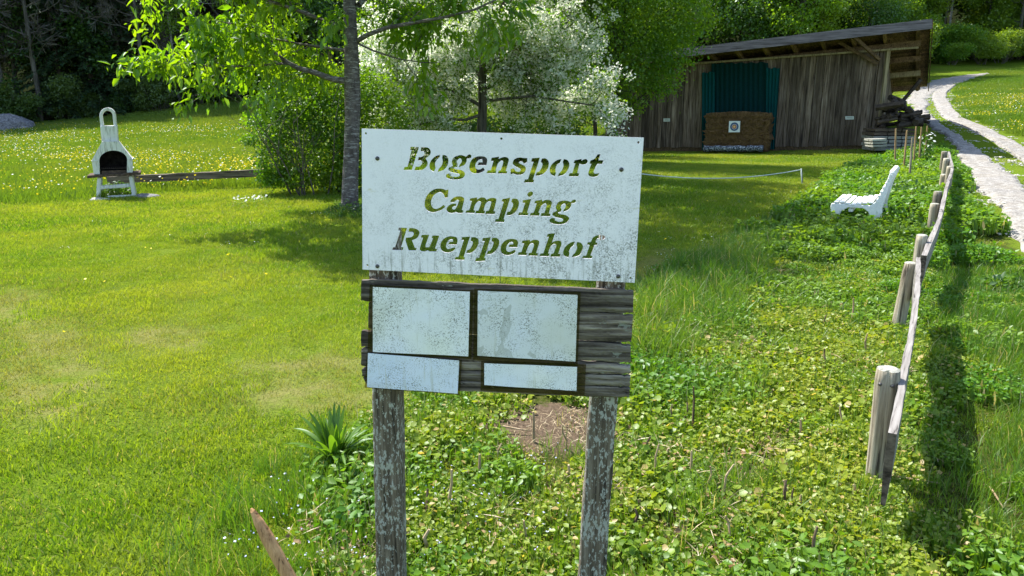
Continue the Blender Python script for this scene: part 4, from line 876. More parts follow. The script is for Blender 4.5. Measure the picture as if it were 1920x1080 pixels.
# two small signs on the wall
for (x0, x1, y0, y1, lab) in ((1244,1256,222,228,'small faded sign screwed to the shed boards left of the netting'), (1585,1601,218,224,'small white sign screwed to the shed boards right of the netting')):
    cn = W((x0+x1)/2, (y0+y1)/2, .035); s_ = empty('wall_sign', tuple(cn)); tag(s_, lab, 'small sign')
    V = [W(x0,y0,.035), W(x1,y0,.035), W(x1,y1,.035), W(x0,y1,.035)]; m = MB(); m.add([tuple(v) for v in V] + [tuple(v + nrm_*.012) for v in V], [(3,2,1,0),(4,5,6,7),(0,1,5,4),(1,2,6,5),(2,3,7,6),(3,0,4,7)], .5); m.build('plate', M['whitesign'], s_)
    m = MB(); a = W(x0+2,(y0+y1)/2,.04); b = W(x1-2,(y0+y1)/2,.04)
    for kk in range(6): p = a.lerp(b, (kk+.2)/6); e = a.lerp(b, (kk+.8)/6); m.beam(p, e, .006, .03, up=(0,0,1))
    m.build('lettering', M['grey'], s_)
# firewood on pallets right of the shed
r = np.random.default_rng(12)
PB = P(1676, 286, 24.3)
def lump(px, py, Y, L, rr_, ang, tilt, mat, name, label, group, quarter=False):
    p = P(px, py, Y); d = Vector((math.cos(ang)*math.cos(tilt), math.sin(ang)*math.cos(tilt), math.sin(tilt))); m = MB(); n = 5 if quarter else 9
    m.tube([p - d*L/2, p - d*L*.1, p + d*L/2], [rr_, rr_*1.05, rr_*.92], n); o = m.build(name, mat, None, False, loc=tuple(p)); tag(o, label, 'firewood', group); return o
kinds = ['dark split firewood log in the heap beside the shed corner']
for i in range(46):
    f = r.random(); x = 1655 + 68 * r.random(); top = np.interp(x, [1652,1665,1680,1690,1705,1725], [222,200,186,192,202,226]); y = top + (234 - top) * r.random() ** .8
    lump(x, y, 24.0 + r.uniform(-.1, 1.0), r.uniform(.45, .9), r.uniform(.05, .11), r.uniform(-.6, 1.2), r.uniform(-.35, .35), M['log'], 'firewood_log', kinds[0], 'split logs heaped beside the shed corner', True)
for (x1, y1, x2, y2) in ((1681,215,1676,182),(1700,205,1683,184)):
    m = MB(); a = P(x1, y1, 23.9); b = P(x2, y2, 24.2); m.tube([a, a.lerp(b,.5)+Vector((.05,0,.03)), b], [.05,.06,.03], 7); o = m.build('crooked_branch', M['log'], None, loc=tuple(a)); tag(o, {1681:'short crooked branch standing up from the firewood heap',1700:'crooked branch lying across the top of the firewood heap'}[x1], 'branch')
lvl = [(1642,1718,241,247),(1640,1717,248,254),(1640,1718,255,261),(1641,1719,262,268),(1638,1718,269,275),(1640,1720,276,283)]
for i, (x0, x1, y0, y1) in enumerate(lvl):
    for (a0, a1) in ((0, .31), (.33, .64), (.66, 1)):
        xa = x0 + (x1-x0)*a0 + r.uniform(-1, 1); xb = x0 + (x1-x0)*a1; Yk = 24.0 - .02*i; a = P(xa, (y0+y1)/2, Yk); b = P(xb, (y0+y1)/2, Yk + .0)
        h = (P(xa, y0, Yk).z - P(xa, y1, Yk).z) * .86; m = MB(); m.beam(a + Vector((0,.45,0)), b + Vector((0,.45,0)), .9, h, jit=.004, seg=3)
        o = m.build('sawn_slab', M['log'] if i < 2 else M['slab'], None, loc=tuple(a)); tag(o, 'dark sawn slab in the stack under the firewood' if i < 2 else 'grey sawn slab in the stack under the firewood', 'timber slab', 'sawn slabs stacked beside the shed')
m = MB(); a = P(1636, 263, 23.4); b = P(1662, 262, 23.4)
for i, dz in enumerate((0, -.09, -.18)): 
    m = MB(); m.beam(a + Vector((.02*i,.3,dz)), b + Vector((.02*i,.3,dz)), .62, .065, jit=.005); o = m.build('sawn_slab', M['slab'], None, loc=tuple(a)); tag(o, ['pale grey slab, topmost of the small stack at the shed corner','pale grey slab, middle of the small stack at the shed corner','pale grey slab, lowest of the small stack at the shed corner'][i], 'timber slab')

# ------------------------------------------------------------------ garden stakes in the bed
stk = [(1680,241,1678,318,'leftmost pale garden stake standing between bench and slab stack'),(1701,244,1693,330,'pale garden stake, second from the left, in the herb bed'),(1711,258,1704,350,'weathered greyish garden stake in the middle of the row behind the bench'),
       (1718,237,1712,320,'tall pale garden stake touching the weathered grey one'),(1728,238,1722,315,'reddish garden stake beside the climbing plant'),(1739,236,1733,300,'thinnest pale garden stake, nearest to the gravel track')]
for x0, y0, x1, y1, lab in stk:
    g = G(x1, y1 + 4); dep = g.y; t_ = P(x0, y0, dep); m = MB(); m.beam(g - Vector((0,0,.1)), t_, .032, .032, up=(0,1,0), seg=3, jit=.002); o = m.build('garden_stake', M['fpost'] if 'greyish' in lab else M['stake'], None, loc=tuple(g)); tag(o, lab, 'stake')
# ------------------------------------------------------------------ cord barrier on the lawn
a = P(1150, 318, 13.5); pk = G(1505, 347); tp = P(1502, 318, pk.y); bar = empty('cord_barrier', tuple(pk)); tag(bar, 'sagging pale cord stretched over the lawn to two thin pegs', 'barrier')
mid = []
for i in range(25):
    t = i / 24; p = a.lerp(tp, t); mid.append(p - Vector((0,0, .34*4*t*(1-t)*.5)))
m = MB(); m.tube(mid, .011, 5); m.build('cord', M['cord'], bar, True)
m = MB(); m.tube([pk - Vector((0,0,.1)), tp + Vector((0,0,.02))], .012, 6); m.build('peg', M['cord'], bar, True)
q = G(1507, 345); m = MB(); m.tube([q - Vector((0,0,.1)), tp + Vector((.03,.05,.0))], .010, 6); m.build('peg', M['drydark'], bar, True)
g = G(1150, 352); m = MB(); m.tube([g - Vector((0,0,.1)), a], .012, 6); m.build('peg', M['cord'], bar, True)
# ------------------------------------------------------------------ leaf materials
LM = {}
LM['lawn'] = leafmat('lawn_blade', (.075,.180,.006), (.245,.360,.022), (.30,.36,.035), .48, .02, big=.5, dry=(.36,.34,.14))
LM['dry'] = leafmat('dry_blade', (.30,.29,.08), (.25,.30,.045), None, .35, .02)
LM['tall'] = leafmat('tall_grass', (.065,.170,.010), (.120,.250,.018), (.15,.25,.025), .5, .03, dry=(.40,.36,.2))
LM['cover'] = leafmat('ground_cover_leaf', (.095,.200,.010), (.230,.335,.028), (.31,.36,.035), .48, .025, big=.9, dry=(.50,.38,.15))
LM['elder'] = leafmat('lush_leaf', (.060,.180,.008), (.130,.280,.016), (.19,.31,.025), .5, .025, big=.8)
LM['meadow'] = leafmat('meadow_blade', (.085,.175,.010), (.145,.250,.020), (.18,.25,.03), .5, .02, big=.12)
LM['yellow'] = leafmat('buttercup', (.75,.60,.02), (.85,.68,.03), None, .3, .02, (1, 1, .5))
LM['bloom'] = leafmat('blossom', (.78,.80,.70), (.90,.91,.86), None, .5, .02, (1, 1, .9))
LM['white'] = leafmat('white_flower', (.75,.77,.74), (.85,.85,.82), None, .35, .02, (1, 1, 1))
LM['blue'] = leafmat('speedwell', (.45,.50,.80), (.70,.72,.85), None, .3, .02, (1, 1, 1))
LM['cherry'] = leafmat('cherry_leaf', (.065,.180,.007), (.150,.300,.010), (.20,.33,.012), .64, .035, (1.6, 1.45, .4), big=1.0)
LM['bush'] = leafmat('bush_leaf', (.055,.150,.007), (.120,.250,.011), (.17,.28,.013), .58, .03, (1.5, 1.4, .4), big=.9)
LM['brown'] = leafmat('dead_leaf', (.16,.085,.04), (.36,.25,.13), None, .15, .02, (1,1,1))
LM['straw'] = leafmat('straw_litter', (.30,.22,.12), (.55,.45,.28), None, .1, .03, (1,1,1))
LM['dark'] = leafmat('dark_leaf', (.040,.105,.010), (.085,.180,.018), None, .5, .04, (1.4, 1.35, .5))
LM['bright'] = leafmat('spring_leaf', (.100,.215,.012), (.180,.310,.022), (.23,.33,.03), .55, .03, (1.5, 1.4, .4), big=.1)
LM['forest'] = leafmat('forest_leaf', (.055,.120,.020), (.110,.190,.034), (.13,.19,.04), .5, .03, big=.08)
LM['needle'] = leafmat('needle', (.030,.068,.028), (.065,.115,.045), None, .2, .03, (1.1, 1.2, .7))
LM['twig'] = leafmat('bare_twig', (.060,.052,.042), (.11,.10,.08), None, .05, .02, (1, 1, 1))
BK = {'cherry': (lambda s: (s.bump(s.noise(1, s.vec('Object', (9, 9, 45)), 5, .7), 1, .012), s.fin(s.mix(s.ramp(s.noise(1, s.vec('Object', (7, 7, 42)), 4, .75), [(.54, 0.), (.62, .85)]), s.ramp(s.noise(14), [(.3, (.055,.045,.042)), (.7, (.17,.145,.135))]), (.36,.35,.33)), .8, .2))[1])(NT('cherry_bark')),
      'grey': barkmat('grey_bark', (.05,.045,.038), (.17,.155,.13)), 'dark': barkmat('dark_bark', (.02,.016,.012), (.08,.065,.05)), 'pale': barkmat('pale_bark', (.14,.13,.12), (.36,.35,.33))}

# ------------------------------------------------------------------ grass and herb patches
def addm(me, *mats):
    for q in mats: me.materials.append(q)
    return me
def sq(n, s): return np.stack([rng.uniform(-s, s, n), rng.uniform(-s, s, n), np.zeros(n) - .005], 1)
def disk(n, s):
    a = rng.random(n) * 6.283; r_ = s * np.sqrt(rng.random(n)); return np.stack([r_*np.cos(a), r_*np.sin(a), np.zeros(n) - .005], 1)
def grass_patch(n, rad, h, w, lean, mat, v=None):
    b = disk(n, rad); V, Q, T, vv = blades(b, rng.uniform(*h, n), rng.uniform(*w, n), lean, v=v); me = np_mesh('g', V, [Q, T], vv); return addm(me, mat)
lawnP = [grass_patch(1150, .30, (.012, .034), (.003, .0052), 1.2, LM['lawn']) for _ in range(2)] + [grass_patch(800, .30, (.02, .055), (.003, .005), 1.1, LM['lawn'])] + [grass_patch(550, .30, (.015, .04), (.0025, .0045), 1.3, LM['dry'])]
farP = [grass_patch(900, .55, (.03, .065), (.006, .011), 1.0, LM['lawn']) for _ in range(3)]
def multi(parts):   # parts: list of (V, faces..., vv, material index)
    Vs, T3, Q4, i3, i4, vs, n = [], [], [], [], [], [], 0
    for p in parts:
        V, fs, vv, mi = p[0], p[1:-2], p[-2], p[-1]
        for f in fs:
            if f.shape[1] == 3: T3.append(f + n); i3.append(np.full(len(f), mi))
            else: Q4.append(f + n); i4.append(np.full(len(f), mi))
        Vs.append(V); vs.append(vv); n += len(V)
    F_ = []; I_ = []
    if Q4: F_.append(np.concatenate(Q4)); I_.append(np.concatenate(i4))
    if T3: F_.append(np.concatenate(T3)); I_.append(np.concatenate(i3))
    return np_mesh('m', np.concatenate(Vs), F_, np.concatenate(vs), mi=np.concatenate(I_))
def tuft(n, rad, h, w, lean=.7): return grass_patch(n, rad, h, w, lean, LM['tall'])
tallP = [tuft(90, .12, (.10, .26), (.003, .006)), tuft(70, .15, (.08, .20), (.003, .006), 1.0), tuft(110, .18, (.07, .17), (.003, .006), .9)]
def cover_patch(n, rad, size, hh, tm, mat, ng=25, up=1.6):
    p = disk(n, rad); p[:, 2] = rng.uniform(hh[0], hh[1], n) * (1 - .3 * (np.hypot(p[:,0], p[:,1]) / rad)); al = rdir(n, .1, 1.0); al[:, 2] *= .35; nr = rdir(n, up, .5)
    L_ = leaves(p, al, nr, rng.uniform(size[0], size[1], n), tm)
    st = p.copy(); st[:, 2] = 0; b = blades(disk(ng, rad), rng.uniform(.05, .17, ng), rng.uniform(.0025, .0045, ng), .8)
    stems = leaves(st, p - st + rng.normal(0, .002, (n, 3)), rdir(n, 0), np.maximum(p[:, 2], .01), T_NARROW)
    return addm(multi([(*L_, 0), (*b, 1), (stems[0], stems[1], stems[2], 1)]), mat, LM['tall'])
coverP = [cover_patch(380, .20, (.010, .026), (.006, .06), T_ROUND, LM['cover'], 60, 1.0), cover_patch(260, .20, (.014, .038), (.010, .09), T_ROUND, LM['cover'], 45, 1.0), cover_patch(420, .20, (.012, .030), (.006, .10), T_LEAF, LM['cover'], 90, .8)] + [cover_patch(200, .20, (.018, .045), (.02, .12), T_LEAF, LM['elder'], 110, .9)]
elderP = [cover_patch(300, .22, (.025, .052), (.04, .20), T_LEAF, LM['elder'], 12, 1.3) for _ in range(3)]
def flowers(n, rad, z, s, mi): p = disk(n, rad); p[:, 2] = rng.uniform(z[0], z[1], n); return (*leaves(p, rdir(n, 0, 1), rdir(n, 1.5, .5), rng.uniform(s[0], s[1], n), T_FLOW), mi)
def meadow_patch(n, rad, ny, nw):
    b = disk(n, rad); V = blades(b, rng.uniform(.08, .22, n), rng.uniform(.008, .016, n), .7); parts = [(*V, 0)]
    if ny: parts.append(flowers(ny, rad, (.16, .27), (.018, .034), 1))
    if nw: parts.append(flowers(nw, rad, (.15, .26), (.02, .036), 2))
    return addm(multi(parts), LM['meadow'], LM['yellow'], LM['white'])
meadP = [meadow_patch(420, .6, 0, 0), meadow_patch(420, .6, 17, 2), meadow_patch(420, .6, 7, 4), meadow_patch(420, .6, 6, 1)]

def grid_pts(x0, x1, y0, y1, step, jit=.5):
    xs = np.arange(x0, x1, step); ys = np.arange(y0, y1, step); X, Y = np.meshgrid(xs, ys); X = X.ravel() + rng.uniform(-jit, jit, X.size) * step; Y = Y.ravel() + rng.uniform(-jit, jit, Y.size) * step
    Z = terr(X, Y); px, py = proj(X, Y, Z); k = (px > -420) & (px < 2340) & (py < 1400) & (Y > 1.3); return X[k], Y[k], Z[k], px[k], py[k]
def wn(X, Y, s, seed=0):  # cheap smooth noise
    return (np.sin(X*s+seed) * np.cos(Y*s*1.13+seed*2) + .6*np.sin(X*s*2.3+Y*s*1.7+seed*3) + .4*np.sin(Y*s*3.9-X*s*3.1+seed)) / 2
def zone(px, py, X, Y):
    z = np.zeros(len(px), int)  # 0 lawn 1 bed 2 meadow 3 strip 4 field 9 none
    z[inpoly(px, py, LAWN_EDGE)] = 2; z[inpoly(px, py, BED)] = 1; z[inpoly(px, py, STRIP)] = 3; z[inpoly(px, py, FIELD)] = 4
    z[on_road(X, Y, np.where(np.hypot(X, Y) > 10, .42, .1))] = 9; z[Y > forest_edge(X) + 2] = 9
    q = (X - B0.x) * uu.x + (Y - B0.y) * uu.y; s = (X - B0.x) * nrm_.x + (Y - B0.y) * nrm_.y
    z[(q > -.1) & (q < 9.7) & (s > -.25) & (s < 6.4)] = 9
    return z
# lawn: near, then coarser
X, Y, Z, px, py = grid_pts(-9, 9, 1.8, 10.5, .28); zz = zone(px, py, X, Y); dry = blob(px, py, DRYS); soil = blob(px, py, SOILS)
k = ((zz == 0) | ((zz == 1) & (rng.random(len(X)) < .6)) | ((zz == 3) & (rng.random(len(X)) < .6))) & (soil < .3) & (rng.random(len(X)) > dry * .45)
idx = np.where(rng.random(len(X)) < dry * 1.1 + .02 + .18 * (wn(X, Y, 1.1, 4) > .62), 3, rng.integers(0, 3, len(X)))
scatter('lawn_grass', np.stack([X, Y, Z], 1)[k], (rng.uniform(.85, 1.25, len(X)) * (1 + .25 * wn(X, Y, .9)))[k], idx[k], lawnP, tilt=.05, label='short mown lawn grass close to the sign')
X, Y, Z, px, py = grid_pts(-22, 24, 10.3, 31, .52); zz = zone(px, py, X, Y); k = ((zz == 0) | (zz == 3) | ((zz == 1)))
scatter('lawn_grass', np.stack([X, Y, Z], 1)[k], rng.uniform(.8, 1.2, k.sum()), rng.integers(0, 3, k.sum()), farP, label='short mown lawn grass around trees and shed')
X, Y, Z, px, py = grid_pts(8, 40, 14, 62, .8); zz = zone(px, py, X, Y); k = (zz == 0) & (Y > 31) | ((zz == 0) & (px > 1700))
scatter('verge_grass', np.stack([X, Y, Z], 1)[k], rng.uniform(.8, 1.4, k.sum()), rng.integers(0, 3, k.sum()), farP, label='short grass on verges of the gravel track')
# meadow
X, Y, Z, px, py = grid_pts(-48, 22, 13, 69, .62); zz = zone(px, py, X, Y); k = (zz == 2)
w_ = np.where((py < 300) & (py > 245) & (wn(X, Y, .22, 2) > -.2) & (rng.random(len(X)) < .6), 2, np.where((wn(X, Y, .35, 1) > -.05) & (py > 290), 1, np.where(rng.random(len(X)) < .4, 3, 0)))
w_ = np.where((py < 232) | (rng.random(len(X)) < .25), 0, w_)
edge = np.clip((14.7 + .05 * (X + 8) + 3 - Y) / 3, 0, 1)
scatter('meadow_grass', np.stack([X, Y, Z], 1)[k], (rng.uniform(.8, 1.25, len(X)) * np.where(Y > 40, 1.2, .95))[k], w_[k], meadP, label='tall flowering meadow grass behind the barbecue')
X, Y, Z, px, py = grid_pts(8, 60, 12, 80, .62); zz = zone(px, py, X, Y); k = (zz == 4); w_ = np.where(wn(X, Y, .5, 3) > .05, 1, 0); w_ = np.where((py < 170), 0, w_)
scatter('meadow_grass', np.stack([X, Y, Z], 1)[k], rng.uniform(.7, 1.1, k.sum()), w_[k], meadP, label='flowering meadow grass right of the gravel track')
# ground cover in the bed
X, Y, Z, px, py = grid_pts(-3.5, 15, 1.9, 24, .155); zz = zone(px, py, X, Y); soil = blob(px, py, [(c_, (r_[0]*1.12, r_[1]*1.35)) for c_, r_ in SOILS])
far = Y > 9
k = ((zz == 1) | ((zz == 3) & (wn(X, Y, 2.1, 5) > .1))) & ~(inpoly(px, py, [(1572,392),(1655,396),(1668,425),(1640,440),(1580,432)]) & (rng.random(len(X)) < .75)) & (rng.random(len(X)) > soil * (1.0 + .55 * wn(X, Y, 9, 2))) & ((wn(X, Y, 4.3, 9) > -.75 + .3 * rng.random(len(X))) | (Y > 7)) & (rng.random(len(X)) > .12) & (~far | (rng.random(len(X)) < .45))
lush = (np.clip((px - 1330) / 320, 0, 1) * np.clip((640 - py) / 200, 0, 1) + (zz == 3) * .5 + .22 * wn(X, Y, 2.6, 8) + rng.uniform(-.25, .25, len(X))) > .38
id_ = np.where(lush & (rng.random(len(X)) < .7), 4 + rng.integers(0, 3, len(X)), np.where(wn(X, Y, 1.7, 3) > .25, 3, rng.integers(0, 3, len(X))))
scl = rng.uniform(.7, 1.25, len(X)) * np.where(far, 1.5, 1.0); scl = np.where((id_ >= 4) & (Y < 8), scl * .62, scl); scl = np.where((id_ < 3) & (py > 820), scl * .98, scl)
scatter('ground_cover', np.stack([X, Y, Z], 1)[k], scl[k], id_[k], coverP + elderP, tilt=.08, label='leafy yellow-green herbs and round-leaved ground cover in the bed')
lt = []
for _ in range(2):
    n = 150; p = disk(n, .22); p[:, 2] = rng.uniform(.01, .05, n); a_ = rng.normal(0, 1, (n, 3)); a_[:, 2] *= .3; l1 = leaves(p[:90], a_[:90], rdir(90, 1, .4), rng.uniform(.03, .11, 90), (T_NARROW[0] * np.array([.25, 1, 1]), T_NARROW[1])); l2 = leaves(p[90:], a_[90:], rdir(60, 1, .6), rng.uniform(.012, .03, 60), T_LEAF)
    lt.append(addm(multi([(*l1, 0), (*l2, 1), (*blades(disk(50, .22), rng.uniform(.08, .2, 50), rng.uniform(.002, .004, 50), .9), 2)]), LM['straw'], LM['brown'], LM['tall']))
X, Y, Z, px, py = grid_pts(-2, 8, 1.9, 11, .2); zz = zone(px, py, X, Y); k = ((zz == 1) & (rng.random(len(X)) < .12 + .3 * (wn(X, Y, 2.9, 21) > .45)))
scatter('leaf_litter', np.stack([X, Y, Z + .01], 1)[k], rng.uniform(.6, 1.2, k.sum()), rng.integers(0, 2, k.sum()), lt, tilt=.1, label='dead leaves and dry stalks among the ground cover')
# tall grass along the bed's edge, by the track and around feet of things
TG = [[(1195,545),(1300,490),(1440,425),(1470,470),(1380,600),(1230,700),(1190,640)], [(690,790),(780,740),(900,725),(900,790),(760,850)], [(300,1100),(360,960),(470,880),(600,860),(700,960),(700,1100)],
      [(1740,560),(1900,470),(1990,600),(1990,1100),(1840,1100),(1830,700)], [(1660,285),(1790,285),(1800,330),(1700,420),(1600,340)], [(640,385),(700,385),(700,415),(600,410)], [(1290,900),(1390,860),(1450,1000),(1330,1050)]]
X, Y, Z, px, py = grid_pts(-4, 14, 1.8, 22, .115); m_ = np.zeros(len(X), bool)
for q in TG: m_ |= inpoly(px, py, q)
zz = zone(px, py, X, Y); k = (m_ & (rng.random(len(X)) < .55)) | ((zz == 1) & (rng.random(len(X)) < .05 + .22 * (wn(X, Y, 3.1, 6) > .35)) & (Y < 10)) | ((zz == 3) & (rng.random(len(X)) < .16)); k |= inpoly(px, py, TG[0]) & (rng.random(len(X)) < .6); k &= (zz != 9) & (blob(px, py, SOILS) < .5)
scatter('tall_grass', np.stack([X, Y, Z], 1)[k], rng.uniform(.5, 1.05, k.sum()) * np.where(inpoly(px, py, TG[0])[k], 1.35, 1.0), rng.integers(0, 3, k.sum()), tallP, tilt=.1, label='tufts of long green grass at the border of bed and lawn')
# loose stones on and beside the track
st_m = []
for q in range(3):
    n = 16; p = disk(n, .35); parts = []
    for i in range(n):
        s_ = rng.uniform(.012, .04); V = rdir(8) * s_ * np.array([1, 1, .6]) + p[i]; parts.append(V)
    import bmesh
    bm = bmesh.new()
    for V in parts:
        vs_ = [bm.verts.new(tuple(v)) for v in V]; bmesh.ops.convex_hull(bm, input=vs_)
    me = bpy.data.meshes.new('stones'); bm.to_mesh(me); bm.free(); me.materials.append(M['stone']); st_m.append(me)
X, Y, Z, px, py = grid_pts(7, 40, 6, 50, .55); k = on_road(X, Y, .25) & (rng.random(len(X)) < .7)
scatter('loose_stones', np.stack([X, Y, Z + .05], 1)[k], rng.uniform(.6, 1.4, k.sum()), rng.integers(0, 3, k.sum()), st_m, label='loose pale stones on the gravel track')
# little flowers and lawn daisies
dot = [addm(multi([flowers(1, .01, (.05, .07), (.022, .026), 0)]), LM['yellow']), addm(multi([flowers(4, .10, (.03, .05), (.007, .012), 0)]), LM['white']), addm(multi([flowers(4, .09, (.05, .09), (.005, .009), 0)]), LM['blue'])]
def spots(poly, n):
    a = np.array(poly); out = []
    while len(out) < n:
        x, y = rng.uniform(a[:,0].min(), a[:,0].max()), rng.uniform(a[:,1].min(), a[:,1].max())
        if inpoly(np.array([x]), np.array([y]), poly)[0]: out.append(tuple(G(x, y, 40)))
    return out
pts = spots([(0,420),(500,420),(560,640),(0,640)], 14) + spots([(1200,480),(1400,400),(1500,330),(1200,330)], 9); i1 = [0] * len(pts)
q = spots([(1200,440),(1500,340),(1550,330),(1450,420),(1210,520)], 34) + spots([(120,400),(640,400),(600,470),(100,470)], 22) + spots([(1210,500),(1290,470),(1290,520),(1210,560)], 14); pts += q; i1 += [1] * len(q)
q = spots([(420,960),(690,860),(690,1080),(420,1080)], 26) + spots([(760,880),(1090,850),(1090,1070),(770,1075)], 50); pts += q; i1 += [2] * len(q)
q = spots([(960,1055),(1000,1055),(1000,1075),(960,1075)], 2); pts += q; i1 += [0] * 2
scatter('small_flowers', pts, rng.uniform(.7, 1.2, len(pts)), i1, dot, label='scattered daisies, dandelions and speedwell in the grass')

# ------------------------------------------------------------------ single plants
def stem_thing(name, label, cat, p, parts, group=None):
    o = empty(name, p); tag(o, label, cat, group)
    for nm, me in parts: link(nm, me, o)
    return o
# strap-leaved rosette left of the sign post
g = G(628, 872); V = []; Q4 = []; vs = []; n0 = 0
for i in range(50):
    a = rng.random()*6.283; L = rng.uniform(.20, .34); tl = rng.uniform(.10, 1.5); w = rng.uniform(.012, .020); up = Vector((0,0,1)); d = Vector((math.cos(a), math.sin(a), 0)); s_ = Vector((-d.y, d.x, 0)); q = d * .015; seg = 7
    for j in range(seg + 1):
        f = j / seg; ww = w * (math.sin(math.pi * (.12 + .88 * f)) ** .7) + .0005
        for k_, o_ in ((-1, .003), (0, -.002), (1, .003)): V.append(tuple(q + s_ * ww * k_ + Vector((0, 0, o_))))
        an = tl * (.35 + 1.0 * f); q = q + (up * math.cos(an) + d * math.sin(an)) * L / seg
    for j in range(seg):
        for k_ in range(2): b_ = n0 + j*3 + k_; Q4.append((b_, b_+1, b_+4, b_+3))
    vs += [rng.random()*.9] * (3*(seg+1)); n0 += 3*(seg+1)
me = addm(np_mesh('leaves', V, [np.array(Q4)], vs, True), LM['tall']); stem_thing('strap_leaved_plant', 'clump of broad strap-shaped leaves at the lawn edge left of sign post', 'plant', tuple(g), [('leaves', me)])
# flower clump on the lawn and other leafy clumps
def clump(name, px, py, rad, hgt, n, size, mat, tm, label, fl=None, group=None):
    g = G(px, py); p = disk(n, rad); rr = np.hypot(p[:,0], p[:,1]) / rad; p[:, 2] = rng.random(n) * hgt * (1.02 - rr**2*.8); L_ = leaves(p, rdir(n, .4, 1), rdir(n, 1.2, .7), rng.uniform(size[0], size[1], n), tm)
    parts = [(*L_, 0), (*blades(disk(n // 5, rad), rng.uniform(.3, 1, n // 5) * hgt, rng.uniform(.004, .008, n // 5), .6), 0)]; ms = [mat]
    if fl: parts.append(flowers(fl[1], rad * .8, (hgt*.6, hgt*1.05), fl[2], 1)); ms.append(fl[0])
    me = addm(multi(parts), *ms); return stem_thing(name, label, 'plant', tuple(g), [('foliage', me)], group)
clump('flower_clump', 470, 386, .42, .16, 500, (.03, .05), LM['tall'], T_NARROW, 'low clump of white flowers standing in the mown lawn', (LM['white'], 34, (.025, .04)))
clump('leafy_herb', 219, 366, .34, .30, 420, (.04, .08), LM['dark'], T_LEAF, 'dark leafy herb growing between the legs of the barbecue')
clump('leafy_herb', 1692, 385, .50, .42, 900, (.04, .08), LM['dark'], T_LEAF, 'dark green herb clump behind the backrest of the white bench')
clump('flower_clump', 1560, 392, .30, .16, 300, (.02, .04), LM['elder'], T_ROUND, 'small blue flowers in front of the white bench', (LM['blue'], 110, (.015, .026)))
clump('climbing_plant', 1728, 318, .28, .95, 520, (.05, .09), LM['dark'], T_LEAF, 'young leafy plant climbing the garden stakes', (LM['white'], 12, (.05, .08)))
clump('leafy_herb', 1165, 660, .12, .28, 170, (.03, .06), LM['elder'], T_LEAF, 'bright leafy sprig beside the right end of the planks') if False else None
clump('leafy_herb', 1905, 560, .45, .22, 420, (.04, .08), LM['dark'], T_LEAF, 'dark leafy weeds at the edge of the gravel track')
clump('tree_foot_herb', 655, 405, .42, .24, 420, (.03, .06), LM['dark'], T_LEAF, 'dark herbs ringing the foot of the cherry trunk')

# ------------------------------------------------------------------ dry stems and straw
ds = [(1001,830,1000,790),(897,905,894,868),(842,960,838,905),(1226,905,1229,855),(1215,930,1228,915),(1296,900,1302,862),(1299,812,1306,752),(1284,800,1289,768),(1373,760,1394,752),(1412,835,1413,818),(1475,815,1478,795),(1500,830,1502,800),
      (1328,925,1338,890),(1350,940,1375,892),(1470,965,1473,920),(1485,965,1487,930),(1455,985,1457,968),(1580,805,1585,775),(1430,810,1440,795),(1205,855,1207,830),(1610,940,1600,918),(800,975,795,935),(1062,905,1060,882),(1540,842,1552,815),(1385,915,1400,895),
      (1365,1025,1362,985),(1525,1060,1530,1010),(1478,1090,1480,1060),(1190,1000,1193,968),(1260,790,1262,768),(1620,672,1626,640),(1548,700,1550,668),(1595,610,1601,575),(1540,620,1545,600),(1632,905,1640,858),(1560,1050,1580,1035)]
rr_ = random.Random(3)
for i in range(46):
    x = rr_.uniform(1470, 1655); y = rr_.uniform(462, 500) if x < 1540 else rr_.uniform(448, 475); ds.append((x, y, x + rr_.uniform(-3, 4), y - rr_.uniform(9, 19)))
for i in range(12):
    x = rr_.uniform(790, 1560); y = rr_.uniform(790, 1060); ds.append((x, y, x + rr_.uniform(-14, 14), y - rr_.uniform(18, 36)))
for i, (x0, y0, x1, y1) in enumerate(ds):
    g = G(x0, y0, 30); t_ = P(x1 + (x1-x0)*.25 + rr_.gauss(0, 5), y1 + (y1-y0)*.45, g.y + rr_.uniform(-.06, .06)); m = MB(); th = rr_.uniform(.0048, .0095) * (1.5 if g.y > 6 else 1); m.tube([g - Vector((0,0,.02)), g.lerp(t_, .35) + Vector((rr_.gauss(0,.006), rr_.gauss(0,.006), 0)), g.lerp(t_, .7) + Vector((rr_.gauss(0,.006), rr_.gauss(0,.006), 0)), t_], [th*1.15, th, th*.85, th*.6], 6)
    o = m.build('dry_stem', M['drystem'] if rr_.random() < .7 or i > 34 else M['drydark'], None, loc=tuple(g))
    far_ = g.y > 6; tag(o, 'pale stub in the row of cut stems near the far end of the bed' if far_ and i > 30 else 'short cut-off dry stem poking out of the ground cover', 'dry stem', 'cut stems in a far row of the bed' if far_ and i > 30 else 'cut stems standing in the ground cover')
